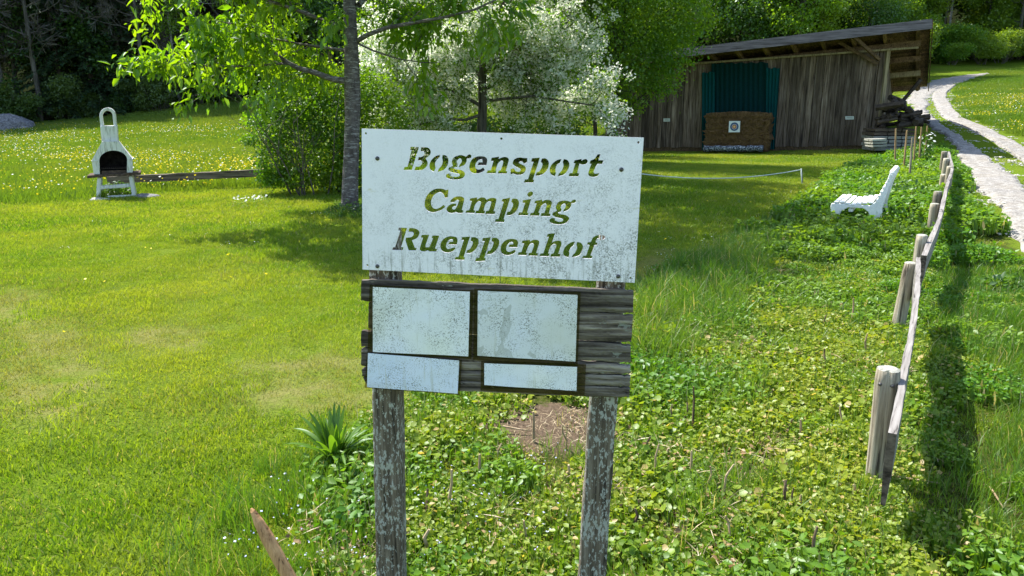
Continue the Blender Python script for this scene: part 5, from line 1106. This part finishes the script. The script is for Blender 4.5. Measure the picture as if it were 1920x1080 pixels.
# straw litter on the bare soil
V = []; n = 700; pp = []
while len(pp) < n:
    x, y = rng.normal(1075, 100), rng.normal(806, 26); pp.append(tuple(G(x, y, 8)))
pp = np.array(pp); pp[:, 2] += rng.uniform(.0, .03, n); al = rng.normal(0, 1, (n, 3)); al[:, 2] *= .25
L_ = leaves(pp - pp.mean(0), al, rdir(n, 1, .3), rng.uniform(.02, .10, n), (T_NARROW[0] * np.array([.13, 1, 1]), T_NARROW[1])); LM['straw'] = leafmat('straw_litter', (.40,.30,.16), (.62,.52,.32), None, .1, .03, (1,1,1))
o = link('straw_litter', addm(np_mesh('straw_litter', L_[0], [L_[1]], L_[2]), LM['straw']), None, tuple(pp.mean(0))); tag(o, 'dry straw and stalks strewn over bare soil behind the sign', kind='stuff')
for (x0, y0, x1, y1, lab) in ((915,812,1000,815,'long pale dry stalk lying on the bare soil behind the sign'),(1215,838,1290,808,'crooked pale root lying right of the sign post'),(1150,822,1210,828,'thin brown root lying by the bare soil'),(1395,990,1440,950,'pale twig lying in the ground cover'),(1575,910,1600,935,'pale twig lying left of the nearest fence post'),(1630,905,1760,913,'flat pale lath lying across the foot of the nearest fence post'),(1845,915,1880,960,'pale split stick lying in the grass right of the fence'),(1555,660,1620,672,'white bleached twig lying among the herbs')):
    a, b = G(x0, y0, 20), G(x1, y1, 20); m = MB(); h = Vector((0, 0, .02)); m.tube([a + h, a.lerp(b, .35) + h*2 + Vector((0,.01,0)), a.lerp(b, .7) + h*1.5, b + h], [.005, .0055, .005, .003], 6); o = m.build('twig', M['drystem'], None, True, loc=tuple(a)); tag(o, lab, 'twig')

def cloud(n, lobes, shell=.55):
    """points in and near the surface of a set of ellipsoids: (centre, radii)"""
    vol = np.array([l[1][0]*l[1][1]*l[1][2] for l in lobes]) ** .67; c_ = rng.choice(len(lobes), n, p=vol/vol.sum()); d = rdir(n); r_ = shell + (1-shell) * rng.random(n) ** .6; r_ *= 1 + .22*rng.normal(0, 1, n)
    C_ = np.array([l[0] for l in lobes]); R_ = np.array([l[1] for l in lobes]); p = C_[c_] + d * R_[c_] * r_[:, None]
    w = wn(p[:,0]+p[:,2]*.7, p[:,1]-p[:,2]*.6, 3.2/np.mean(R_), 3); keep = (w > -.42) | (rng.random(n) < .25); return p[keep], d[keep]
def leafy(name, lobes, n, size, mat, tm=T_DIA, shell=.55, extra=None):
    p, d = cloud(n, lobes, shell); al = norm(d * .5 + rng.normal(0, .7, d.shape) + np.array([0, 0, -.3])); L_ = leaves(p, al, rdir(len(p), .9, .7), rng.uniform(size[0], size[1], len(p)), tm)
    return addm(np_mesh(name, L_[0], [L_[1]], L_[2]), mat)
# ------------------------------------------------------------------ trees
def finish_tree(name, label, cat, p, T, leafparts, bark, group=None, woodname='trunk'):
    o = empty(name, tuple(p)); tag(o, label, cat, group); q = np.array(tuple(p))
    T.wood.V = [v - q for v in T.wood.V]; me = T.wood.mesh(woodname, bark, True); link(woodname, me, o)
    for nm, me in leafparts:
        me.transform(Matrix.Translation(-Vector(tuple(p)))); link(nm, me, o)
    return o
# undergrowth between the stems behind the sign
for i, (px_, dd_, w_, h_, lab) in enumerate(((770, 20.5, 1.5, 1.3, 'low leafy undergrowth left of the blossom tree trunk'), (985, 21.0, 1.5, 1.3, 'low leafy undergrowth right of the blossom tree trunk'), (1095, 22.0, 1.0, 1.2, 'leafy undergrowth beside the left end of the shed'), (880, 22.5, 1.5, 1.25, 'leafy undergrowth behind the trunk of the blossom tree'))):
    q = P(px_, 300, dd_); q.z = tz(q.x, q.y); c0 = np.array(tuple(q)); T = Tree(60 + i)
    for s_ in range(12): a = T.r.random()*6.283; T.grow(q + Vector((math.cos(a)*w_*.5, math.sin(a)*.4, -.05)), (math.cos(a)*.5, math.sin(a)*.5, 1), h_*T.r.uniform(.7, 1.1), .014, 0, 1, (3, 4), .25, .05, 0, (20, 50), .5, 3)
    lo_ = [(c0 + np.array((T.r.uniform(-1, 1)*w_*.8, T.r.uniform(-.5, .5), h_*T.r.uniform(.25, .8))), np.array((.55, .5, .38))*T.r.uniform(.7, 1.1)) for _ in range(8)]
    finish_tree('undergrowth_bush', lab, 'bush', q, T, [('foliage', leafy('foliage', lo_, 9000, (.05, .09), LM['dark'], T_DIA, .4))], BK['grey'], 'bushes behind the sign', 'stems')
# the cherry by the sign
base = G(657, 400); TY = base.y; T = Tree(21)
tr = [base - Vector((0,0,.15))] + [P(x, y, TY + dy) for x, y, dy in ((656,375,0),(657,330,0),(659,280,0),(661,220,0),(661,170,0),(660,140,0),(659,100,0),(657,60,0),(656,20,.05),(655,-40,.1),(650,-130,.15),(656,-240,.1),(650,-380,.1),(648,-520,.0))]
T.wood.tube(tr, [.165,.140,.128,.122,.120,.128,.122,.112,.105,.100,.09,.08,.065,.045,.02], 14, val=.5)
limbs = [([(650,152,0),(622,148,-.05),(590,136,-.15),(560,128,-.2),(540,118,-.25),(515,100,-.35),(495,82,-.4),(472,62,-.5),(440,45,-.6)], .052),
         ([(540,118,-.25),(500,122,-.4),(450,124,-.6),(395,126,-.8),(345,112,-1.0),(300,100,-1.1)], .020),
         ([(648,95,0),(600,88,.3),(560,82,.5),(500,70,.6),(450,60,.8)], .028),
         ([(648,58,0),(610,40,-.4),(560,20,-.8),(500,0,-1.1),(430,-25,-1.3),(360,-30,-1.4)], .040),
         ([(668,78,0),(690,65,-.1),(725,52,-.2),(780,42,-.3),(835,32,-.4),(890,18,-.5),(960,-15,-.6)], .040),
         ([(668,80,.05),(700,95,.1),(745,110,.2),(790,117,.3),(820,118,.4)], .018),
         ([(672,10,0),(700,-20,.5),(750,-70,.9),(820,-110,1.2),(900,-140,1.4)], .045),
         ([(652,-60,0),(600,-110,-.6),(520,-160,-1.2),(430,-180,-1.6),(330,-190,-1.9)], .045),
         ([(656,-120,0),(640,-170,1.0),(600,-230,2.0),(560,-260,2.7)], .045), ([(656,-160,0),(680,-220,-1.0),(720,-270,-2.0),(740,-300,-2.6)], .040),
         ([(652,-240,0),(720,-330,.4),(800,-380,.6)], .035), ([(652,-260,0),(570,-340,-.2),(480,-380,-.4)], .035), ([(620,205,0),(628,180,0),(640,150,0)][::-1], .008)]
for pts, r0 in limbs:
    pp = [P(x, y, TY + dy) for x, y, dy in pts]; m_ = len(pp); T.wood.tube(pp, [r0 * (1 - .7 * i / (m_ - 1)) for i in range(m_)], 8, val=.5, cap=False)
    if r0 < .01: continue
    Lt = sum((b - a).length for a, b in zip(pp, pp[1:])); nk = int(Lt * (5.5 if pts[-1][0] < 680 or pts[-1][1] < -50 else 3.2))
    for k_ in range(nk):
        f = (.22 + .78 * (k_ + T.r.random()) / nk) * (m_ - 1); i = min(m_ - 2, int(f)); b = pp[i].lerp(pp[i+1], f - i); dd = (pp[i+1] - pp[i]).normalized(); o_ = dd.orthogonal(); o_.rotate(Quaternion(dd, T.r.random()*6.283)); a = R(T.r.uniform(30, 75))
        T.grow(b, dd*math.cos(a) + o_*math.sin(a) + Vector((0,0,.12)), T.r.uniform(.5, 1.15), .010, 1, 2, (4, 6), .22, .02, .12, (30, 60), .42, 11, .15, 1)
lp = np.array(T.lp); print('cherry leaves', len(lp))
me = tree_leafmesh('crown', np.repeat(T.lp, 2, 0), np.repeat(T.ld, 2, 0), .105, T_CHERRY, LM['cherry'], .085, .75)
UC = [((-2.8,12.6,6.6),(2.0,2.0,1.5)),((-.9,12.4,5.3),(1.3,1.3,.9)),((.7,13.4,5.6),(1.3,1.4,.9)),((-4.3,12.0,6.0),(1.3,1.4,1.1)),((-2.8,14.3,6.0),(1.7,1.5,1.2)),((1.4,12.0,5.6),(1.2,1.2,.9)),((-1.0,11.0,6.2),(1.3,1.2,1.0)),((0.2,14.8,6.4),(1.3,1.3,1.1)),((-2.6,12.4,8.3),(1.5,1.5,1.3)),((-2.6,15.8,5.4),(1.8,1.4,.8)),((-4.3,15.4,5.6),(1.4,1.2,.8)),((-1.1,15.9,5.4),(1.4,1.2,.7)),((-3.8,13.4,4.6),(1.2,1.0,.5)),((.4,15.2,5.2),(1.3,1.2,.6)),((-.6,13.6,4.6),(1.2,1.0,.5)),((1.6,13.2,4.9),(1.1,1.0,.5))]
me2 = leafy('upper_crown', [(np.array(a), np.array(b)) for a, b in UC], 30000, (.09, .14), LM['cherry'], T_CHERRY, .2)
finish_tree('cherry_tree', 'cherry tree with ringed grey trunk and bright backlit leaves beside the sign', 'tree', base, T, [('crown', me), ('upper_crown', me2)], BK['cherry'])

# dense bush left of the trunk
base = G(588, 362); bx = lambda px, py, dy=0: np.array(tuple(P(px, py, base.y + dy)))
T = Tree(5)
for i in range(26):
    a = T.r.random()*6.283; T.grow(base + Vector((math.cos(a)*.5, math.sin(a)*.4, -.05)), (math.cos(a)*.35, math.sin(a)*.35, 1), T.r.uniform(1.2, 2.3), .018, 0, 1, (3, 5), .25, .05, 0, (20, 50), .5, 4)
lobes = [(bx(560,195), (.75,.7,.45)), (bx(520,235,.1), (.50,.6,.40)), (bx(515,300,-.1), (.36,.5,.42)), (bx(620,215,.2), (.75,.8,.55)), (bx(600,290,-.05), (.80,.7,.50)), (bx(550,335,-.2), (.50,.45,.18)), (bx(670,300,.3), (.7,.7,.5)), (bx(478,225,.3), (.24,.25,.13)), (bx(540,155,.2), (.45,.5,.25)), (bx(660,170,.5), (.7,.7,.5)), (bx(500,180,.1), (.22,.3,.12)), (bx(470,262,0), (.2,.25,.10)), (bx(600,140,.3), (.45,.4,.22)), (bx(505,330,-.3), (.25,.3,.15)), (bx(640,340,0), (.6,.5,.2)), (bx(720,230,.6), (.6,.6,.9))]
me = leafy('foliage', lobes, 27000, (.045, .085), LM['bush'], T_DIA, .5)
finish_tree('leafy_bush', 'dense rounded green bush at the end of the timber beam', 'bush', base, T, [('foliage', me)], BK['grey'], woodname='stems')
# blossom tree
base = G(903, 330); T = Tree(8); BY = base.y
tr = [base - Vector((0,0,.1))] + [P(x, y, BY + dy) for x, y, dy in ((903,240,0),(905,200,0),(904,150,0),(907,110,0),(915,60,.1),(925,10,.2),(930,-60,.2),(935,-150,.2))]; T.wood.tube(tr, [.13,.115,.105,.095,.085,.07,.055,.04,.02], 10, val=.5)
for pts, r0 in [([(904,200),(870,180),(820,160),(770,150),(710,150)], .045), ([(904,215),(870,225),(830,222),(780,235),(720,230)], .04), ([(906,150),(880,120),(840,90),(790,60),(750,10)], .045), ([(906,170),(940,150),(985,140),(1040,130),(1110,140)], .045), ([(905,190),(950,185),(1000,180),(1060,190),(1130,200)], .04),
                ([(910,100),(950,70),(1000,45),(1060,20),(1100,0)], .045), ([(915,60),(880,20),(830,-30),(780,-60)], .04), ([(920,30),(970,-20),(1040,-60),(1100,-80)], .04), ([(905,140),(930,110),(950,90)], .03)]:
    n_p = len(pts); dy = T.r.uniform(-1.4, 1.4); pp = [P(x, y, BY + dy * i / (n_p-1)) for i, (x, y) in enumerate(pts)]; T.wood.tube(pp, [r0 * (1 - .7*i/(n_p-1)) for i in range(n_p)], 7, val=.5, cap=False)
    Lt = sum((b-a).length for a, b in zip(pp, pp[1:]))
    for k_ in range(int(Lt * 6)):
        f = (.12 + .88 * T.r.random()) * (n_p - 1); i = min(n_p-2, int(f)); b = pp[i].lerp(pp[i+1], f-i); dd = (pp[i+1]-pp[i]).normalized(); o_ = dd.orthogonal(); o_.rotate(Quaternion(dd, T.r.random()*6.283)); a = R(T.r.uniform(30, 80))
        T.grow(b, dd*math.cos(a) + o_*math.sin(a), T.r.uniform(.6, 1.4), .010, 1, 2, (5, 7), .3, .03, .0, (30, 70), .42, 11, .15, 1)
lp = np.array(T.lp); ld = np.array(T.ld); k = rng.random(len(lp)) < .55; print('blossom pts', len(lp))
bme = tree_leafmesh('blossom', np.repeat(lp[k], 5, 0), np.repeat(ld[k], 5, 0), .046, T_ROUND, LM['bloom'], .06, 0., .3); lme = tree_leafmesh('crown', np.repeat(lp, 2, 0), np.repeat(ld, 2, 0), .062, T_DIA, LM['bush'], .09, .4)
BC = [((2.0,17.4,5.4),(1.4,1.2,.8)),((1.2,15.6,5.4),(1.3,1.0,.6)),((-.6,16.0,5.6),(1.2,.9,.6))]
ume = leafy('upper_crown', [(np.array(a), np.array(b)) for a, b in BC], 14000, (.08, .12), LM['bush'], T_DIA, .2)
BL_ = [((760,170),.75),((830,105),.75),((800,215),.6),((900,60),.8),((960,115),.7),((1000,55),.7),((1055,120),.75),((1105,185),.65),((1040,205),.6),((960,190),.6),((875,175),.6),((720,95),.7),((1090,80),.6),((1145,215),.35),((710,215),.6),((1130,150),.4)]
BL_ = [(np.array(tuple(P(x, y, BY + T.r.uniform(-1.0, .8)))), np.array((r_, r_*.9, r_*.62))) for (x, y), r_ in BL_]
cp_, cd_ = cloud(3000, BL_, .35); cp_ = np.repeat(cp_, 14, 0) + rng.normal(0, .055, (len(cp_)*14, 3)); L_ = leaves(cp_, rdir(len(cp_)), rdir(len(cp_), .8, .8), rng.uniform(.03, .055, len(cp_)), T_ROUND); bm2 = addm(np_mesh('blossom', L_[0], [L_[1]], L_[2]), LM['bloom']); lm2 = leafy('crown', BL_, 17000, (.05, .085), LM['cherry'], T_DIA, .3)
finish_tree('blossoming_tree', 'fruit tree covered in white blossom right behind the sign', 'tree', base, T, [('crown', lme), ('upper_crown', ume), ('blossom', bme), ('blossom', bm2), ('crown', lm2)], BK['grey'])
# darker trees between blossom tree and shed
def mid_tree(px, py, dist, limbs_, lobes_, n, size, mat, label, seed, r0=.1, sparse=.5, bl=0):
    base = G(px, py); base = Vector((P(px, py, dist).x, dist, 0)); base.z = tz(base.x, base.y); T = Tree(seed); pts = [base - Vector((0,0,.1))] + [P(x, y, dist + .1*i) for i, (x, y) in enumerate(limbs_)]
    m_ = len(pts); T.wood.tube(pts, [r0 * (1 - .75*i/(m_-1)) for i in range(m_)], 8, val=.5)
    for i in range(1, m_ - 1):
        for k_ in range(5):
            a = T.r.random()*6.283; T.grow(pts[i].lerp(pts[i+1], T.r.random()), (math.cos(a), math.sin(a)*.8, .5), T.r.uniform(1., 2.2), r0*.25, 1, 2, (3, 5), .25, .05, 0, (30, 60), .5, 6)
    L = [(np.array(tuple(P(x, y, dist + dy))), rad) for (x, y, dy, rad) in lobes_]; me = leafy('crown', L, n, size, mat, T_DIA, sparse); parts = [('crown', me)]
    if bl: parts.append(('blossom', leafy('blossom', L, bl, (.04, .07), LM['white'], T_ROUND, .8)))
    return finish_tree('broadleaf_tree', label, 'tree', base, T, parts, BK['dark'])
mid_tree(1148, 292, 21.5, [(1150,240),(1152,190),(1160,120),(1170,50),(1180,-30)], [(1170,60,0,(1.5,1.5,1.3)),(1230,40,0,(1.3,1.3,1.1)),(1200,130,0,(1.1,1.2,.9)),(1150,150,.3,(.9,1,.9)),(1262,90,-.3,(.75,.8,.7)),(1180,-40,0,(1.8,1.8,1.3)),(1240,150,-.2,(.55,.6,.45)),(1120,20,.5,(1.0,1,1)),(1290,30,0,(.8,.8,.6)),(1175,200,0,(.45,.5,.35)),(1200,-130,0,(2.2,2.,1.3)),(1300,-110,.5,(1.6,1.6,1.0)),(1090,-120,0,(1.6,1.6,1.)),(1230,-200,0,(1.8,1.8,1.))], 62000, (.055, .095), LM['bush'], 'dark green broadleaf tree overhanging the left end of the shed', 31, .13)
mid_tree(1043, 285, 22.5, [(1042,240),(1050,180),(1060,110),(1065,40)], [(1060,90,0,(1.5,1.4,1.5)),(1090,180,0,(1.2,1.2,.8)),(1030,190,.3,(.9,.9,.6)),(1040,10,0,(1.7,1.5,1.2)),(1110,120,0,(1.2,1,1)),(1040,-110,0,(2.2,1.8,1.2)),(960,-130,.5,(1.8,1.6,1.1))], 38000, (.06, .10), LM['dark'], 'slim dark tree standing behind the blossom tree', 32, .11)
mid_tree(1118, 286, 27, [(1116,240),(1112,180),(1105,110),(1100,40)], [(1110,100,0,(1.2,1.2,1.6)),(1100,20,0,(1.6,1.4,1.4))], 14000, (.06, .10), LM['dark'], 'thin trunk tree next to the shed end', 33, .09)
mid_tree(760, 300, 23.5, [(762,240),(765,180),(770,110),(780,20)], [(760,160,0,(1.6,1.4,1.0)),(730,100,0,(1.3,1.3,1.1)),(800,80,0,(1.7,1.4,1.4)),(770,10,0,(2,1.6,1.5)),(700,200,0,(1.1,1,.7)),(860,150,0,(1.3,1.2,1.2)),(870,40,0,(1.6,1.5,1.5)),(760,-110,0,(2.2,1.8,1.2)),(860,-120,-.5,(2,1.8,1.2)),(660,-100,0,(1.8,1.6,1.2))], 46000, (.07, .11), LM['bush'], 'green tree seen through the branches behind the blossom tree', 34, .12, .5)
mid_tree(980, 296, 30, [(978,240),(975,180),(970,110),(975,30)], [(960,120,0,(1.8,1.4,1.3)),(990,40,0,(2.2,1.6,1.6)),(1000,190,0,(1.2,1,.7))], 18000, (.07, .12), LM['bright'], 'pale green tree far behind the blossom tree', 35, .12, .5)

# ------------------------------------------------------------------ the wood: a few kinds of tree, copied
def proto_broad(seed, H, mat, rad, n, size, trunk=.2, bark='grey', lowcrown=.3, twiggy=False):
    T = Tree(seed); pts = [Vector((0,0,-.3))]; q = Vector((0,0,0))
    for i in range(8): q = q + Vector((T.r.gauss(0,.12), T.r.gauss(0,.12), H/8)); pts.append(q.copy())
    T.wood.tube(pts, [trunk * (1 - .1*i) for i in range(9)], 8, val=.5)
    lob = []
    for i in range(18):
        f = lowcrown + (1-lowcrown) * (i + T.r.random()) / 18; x = f * 7; k_ = min(7, int(x)); b = pts[k_].lerp(pts[k_+1], x-k_); a = T.r.random()*6.283; w = rad * (1.15 - abs(f - .55) * 1.1)
        e = T.grow(b, (math.cos(a), math.sin(a), T.r.uniform(.1, .7)), w * T.r.uniform(.6, 1.), trunk*.28, 1, 2 if not twiggy else 3, (3, 5) if not twiggy else (4, 6), .25, .06, 0, (30, 60), .55, 5, .25, 1)
        lob.append((np.array(tuple(e[-2])), np.array((w*.36, w*.36, w*.27)) * T.r.uniform(.7, 1.3)))
    if twiggy:
        p = np.array(T.lp); d = np.array(T.ld); p = np.repeat(p, 2, 0); d = np.repeat(d, 2, 0); L_ = leaves(p, norm(d) + rng.normal(0, .5, d.shape), rdir(len(p)), rng.uniform(.3, .9, len(p)), (T_NARROW[0] * np.array([.35, 1, 1]), T_NARROW[1])); me = addm(np_mesh('crown', L_[0], [L_[1]], L_[2]), LM['twig'])
        return T.wood.mesh('trunk', BK[bark], True), me
    return T.wood.mesh('trunk', BK[bark], True), leafy('crown', lob, n, size, mat, T_DIA, .35)
def proto_conifer(seed, H, rad, bark='dark'):
    T = Tree(seed); T.wood.tube([(0,0,-.3), (0,0,H*.5), (0,0,H)], [.24, .15, .02], 8, val=.5); P_ = []; D_ = []
    nb = 190
    for i in range(nb):
        f = (i + T.r.random()) / nb; z = H * (.06 + .93*f); L = rad * (1 - f) ** .8 + .15; a = T.r.random()*6.283; pts = []
        for j in range(6): t = j/5; pts.append(Vector((math.cos(a)*L*t, math.sin(a)*L*t, z - L*.34*t*t + .05)))
        T.wood.tube(pts, [.02*(1-t/6) for t in range(6)], 3, cap=False)
        m_ = int(L * 26) + 6
        for k_ in range(m_):
            t = T.r.random(); x = t*5; j = min(4, int(x)); b = pts[j].lerp(pts[j+1], x-j); s_ = T.r.choice((-1, 1)); P_.append(tuple(b)); D_.append((-math.sin(a)*s_ + math.cos(a)*.7, math.cos(a)*s_ + math.sin(a)*.7, -.45))
    p = np.array(P_); d = np.array(D_); L_ = leaves(p, d + rng.normal(0, .2, d.shape), rdir(len(p), 1.5, .3), rng.uniform(.25, .55, len(p)), (T_NARROW[0] * np.array([1.2, 1, 1]), T_NARROW[1]))
    return T.wood.mesh('trunk', BK[bark], True), addm(np_mesh('crown', L_[0], [L_[1]], L_[2]), LM['needle'])
def proto_shrub(seed, H, rad, mat, n, size):
    T = Tree(seed)
    for i in range(12): a = T.r.random()*6.283; T.grow((math.cos(a)*.3, math.sin(a)*.3, -.1), (math.cos(a)*.6, math.sin(a)*.6, 1), H*T.r.uniform(.6, 1), .03, 0, 1, (2, 4), .25, .05, 0, (20, 50), .5, 2)
    lob = [(np.array((T.r.uniform(-1,1)*rad*.6, T.r.uniform(-1,1)*rad*.6, H*T.r.uniform(.25, .85))), np.array((rad*.34, rad*.34, H*.16)) * T.r.uniform(.5, 1.3)) for _ in range(24)]
    return T.wood.mesh('stems', BK['grey'], True), leafy('foliage', lob, n, size, mat, T_DIA, .5)
PR = {'forest': [proto_broad(41, 17, LM['forest'], 4.2, 15000, (.16, .30), .22), proto_broad(42, 15, LM['forest'], 4.6, 15000, (.16, .30), .26, lowcrown=.18)],
      'bare': [proto_broad(43, 18, None, 4.5, 0, None, .30, 'grey', .25, True), proto_broad(44, 16, None, 4.0, 0, None, .20, 'grey', .3, True)],
      'birch': [proto_broad(45, 15, LM['bright'], 2.6, 6000, (.12, .22), .13, 'pale', .35)],
      'fir': [proto_conifer(46, 19, 3.4), proto_conifer(47, 15, 3.0)],
      'bright': [proto_broad(48, 14, LM['bright'], 4.6, 19000, (.15, .28), .22, lowcrown=.12), proto_broad(49, 12, LM['bright'], 4.4, 17000, (.15, .28), .2, lowcrown=.1)],
      'mid': [proto_broad(50, 13, LM['dark'], 4.3, 17000, (.15, .28), .22, lowcrown=.12)],
      'shrub': [proto_shrub(51, 3.0, 2.0, LM['forest'], 6500, (.12, .22)), proto_shrub(52, 2.4, 1.8, LM['dark'], 6500, (.10, .20))], 'brightshrub': [proto_shrub(53, 3.2, 2.3, LM['bright'], 9000, (.10, .19)), proto_shrub(54, 2.6, 2.0, LM['elder'], 8000, (.10, .18))]}
NM = {'forest': ('forest_tree', 'broadleaf tree', 'tree'), 'bare': ('bare_tree', 'leafless grey tree', 'tree'), 'birch': ('birch_tree', 'thin pale-trunked birch', 'tree'), 'fir': ('fir_tree', 'dark fir with drooping boughs', 'tree'), 'bright': ('spring_tree', 'light green spring tree', 'tree'), 'mid': ('broadleaf_tree', 'deep green broadleaf tree', 'tree'), 'shrub': ('edge_shrub', 'dark shrub', 'shrub'), 'brightshrub': ('edge_shrub', 'light green shrub', 'shrub')}
rf_ = random.Random(77); placed = []
def plant(kind, x, y, s=1., where='', v=None):
    pr = PR[kind][rf_.randrange(len(PR[kind])) if v is None else v]; placed.append((kind, x, y, s, where, pr, rf_.random()*6.283))
def row(kinds, x0, x1, depth, n, s=(.85, 1.15), where=''):
    for i in range(n):
        x = x0 + (x1 - x0) * (i + rf_.random()) / n; y = float(forest_edge(x)) + rf_.uniform(*depth); plant(rf_.choice(kinds), x, y, rf_.uniform(*s), where)
row(['shrub'], -47, -20, (-.5, 2.5), 16, (.7, 1.2), 'at the foot of the dark wood')
row(['forest', 'bare', 'fir', 'mid', 'bare'], -50, -16, (2, 6), 14, (.9, 1.15), 'at the front of the dark wood')
row(['forest', 'fir', 'forest', 'bare'], -56, -12, (8, 14), 16, (1.0, 1.3), 'deep inside the dark wood')
row(['fir', 'forest'], -62, -10, (17, 26), 24, (1.1, 1.4), 'high on the dark slope')
row(['shrub', 'brightshrub'], -18, 8, (-1, 2), 9, (.7, 1.1), 'at the meadow edge behind the blossom')
row(['forest', 'mid', 'bright'], -16, 14, (2, 8), 10, (.9, 1.2), 'at the wood edge behind the blossom')
row(['forest', 'fir', 'mid'], -14, 22, (12, 22), 18, (1.1, 1.4), 'on the slope behind the blossom')
row(['bright', 'bright', 'mid'], 11, 32, (-3, 3), 8, (.75, 1.0), 'directly above the shed roof')
row(['bright', 'mid', 'forest', 'bare'], 12, 40, (6, 14), 12, (.9, 1.2), 'on the slope above the shed roof')
row(['brightshrub'], 33, 58, (-2, 2), 17, (.8, 1.4), 'where the track enters the wood')
row(['bright', 'bright', 'birch'], 33, 60, (2, 9), 14, (.8, 1.15), 'above the bend of the track')
row(['fir', 'mid', 'forest'], 30, 66, (12, 24), 22, (1.1, 1.4), 'high on the right slope')
# trunks one can tell apart at the left
for px, kind, v in ((42, 'bare', 0), (58, 'bare', 0), (95, 'bare', 0), (140, 'bare', 1), (352, 'birch', 0), (386, 'birch', 0), (300, 'bare', 1), (250, 'fir', 1), (205, 'fir', 0)):
    d = 61.; x = (px - 960) / F * d * .99; plant(kind, x, float(forest_edge(x)) + (1.5 if kind != 'fir' else 3), 1.05, 'at the front of the dark wood', v)
cnt = {}; placed.sort(key=lambda q: q[1] / (q[2] + 1)); first = set()
for kind, x, y, s, where, pr, rz in placed: cnt[(kind, where)] = cnt.get((kind, where), 0) + 1
ORD = ['first', 'second', 'third', 'fourth', 'fifth', 'sixth', 'seventh', 'eighth', 'ninth', 'tenth', 'eleventh', 'twelfth', 'thirteenth', 'fourteenth', 'fifteenth', 'sixteenth', 'seventeenth', 'eighteenth', 'nineteenth', 'twentieth', 'twenty-first', 'twenty-second', 'twenty-third', 'twenty-fourth', 'twenty-fifth', 'twenty-sixth']
seen = {}
for kind, x, y, s, where, pr, rz in placed:
    k_ = (kind, where); seen[k_] = seen.get(k_, 0) + 1; nm, lab, cat = NM[kind]; o = empty(nm, (x, y, tz(x, y)), rz); o.scale = (s, s, s * rf_.uniform(.92, 1.08))
    tag(o, (lab + ' ' + where) if cnt[k_] == 1 else '%s %s, %s from the left' % (lab, where, ORD[seen[k_]-1]), cat, cat + 's ' + where)
    w = bpy.data.objects.new(pr[0].name.split('.')[0], pr[0]); COL.objects.link(w); w.parent = o; w = bpy.data.objects.new(pr[1].name.split('.')[0], pr[1]); COL.objects.link(w); w.parent = o
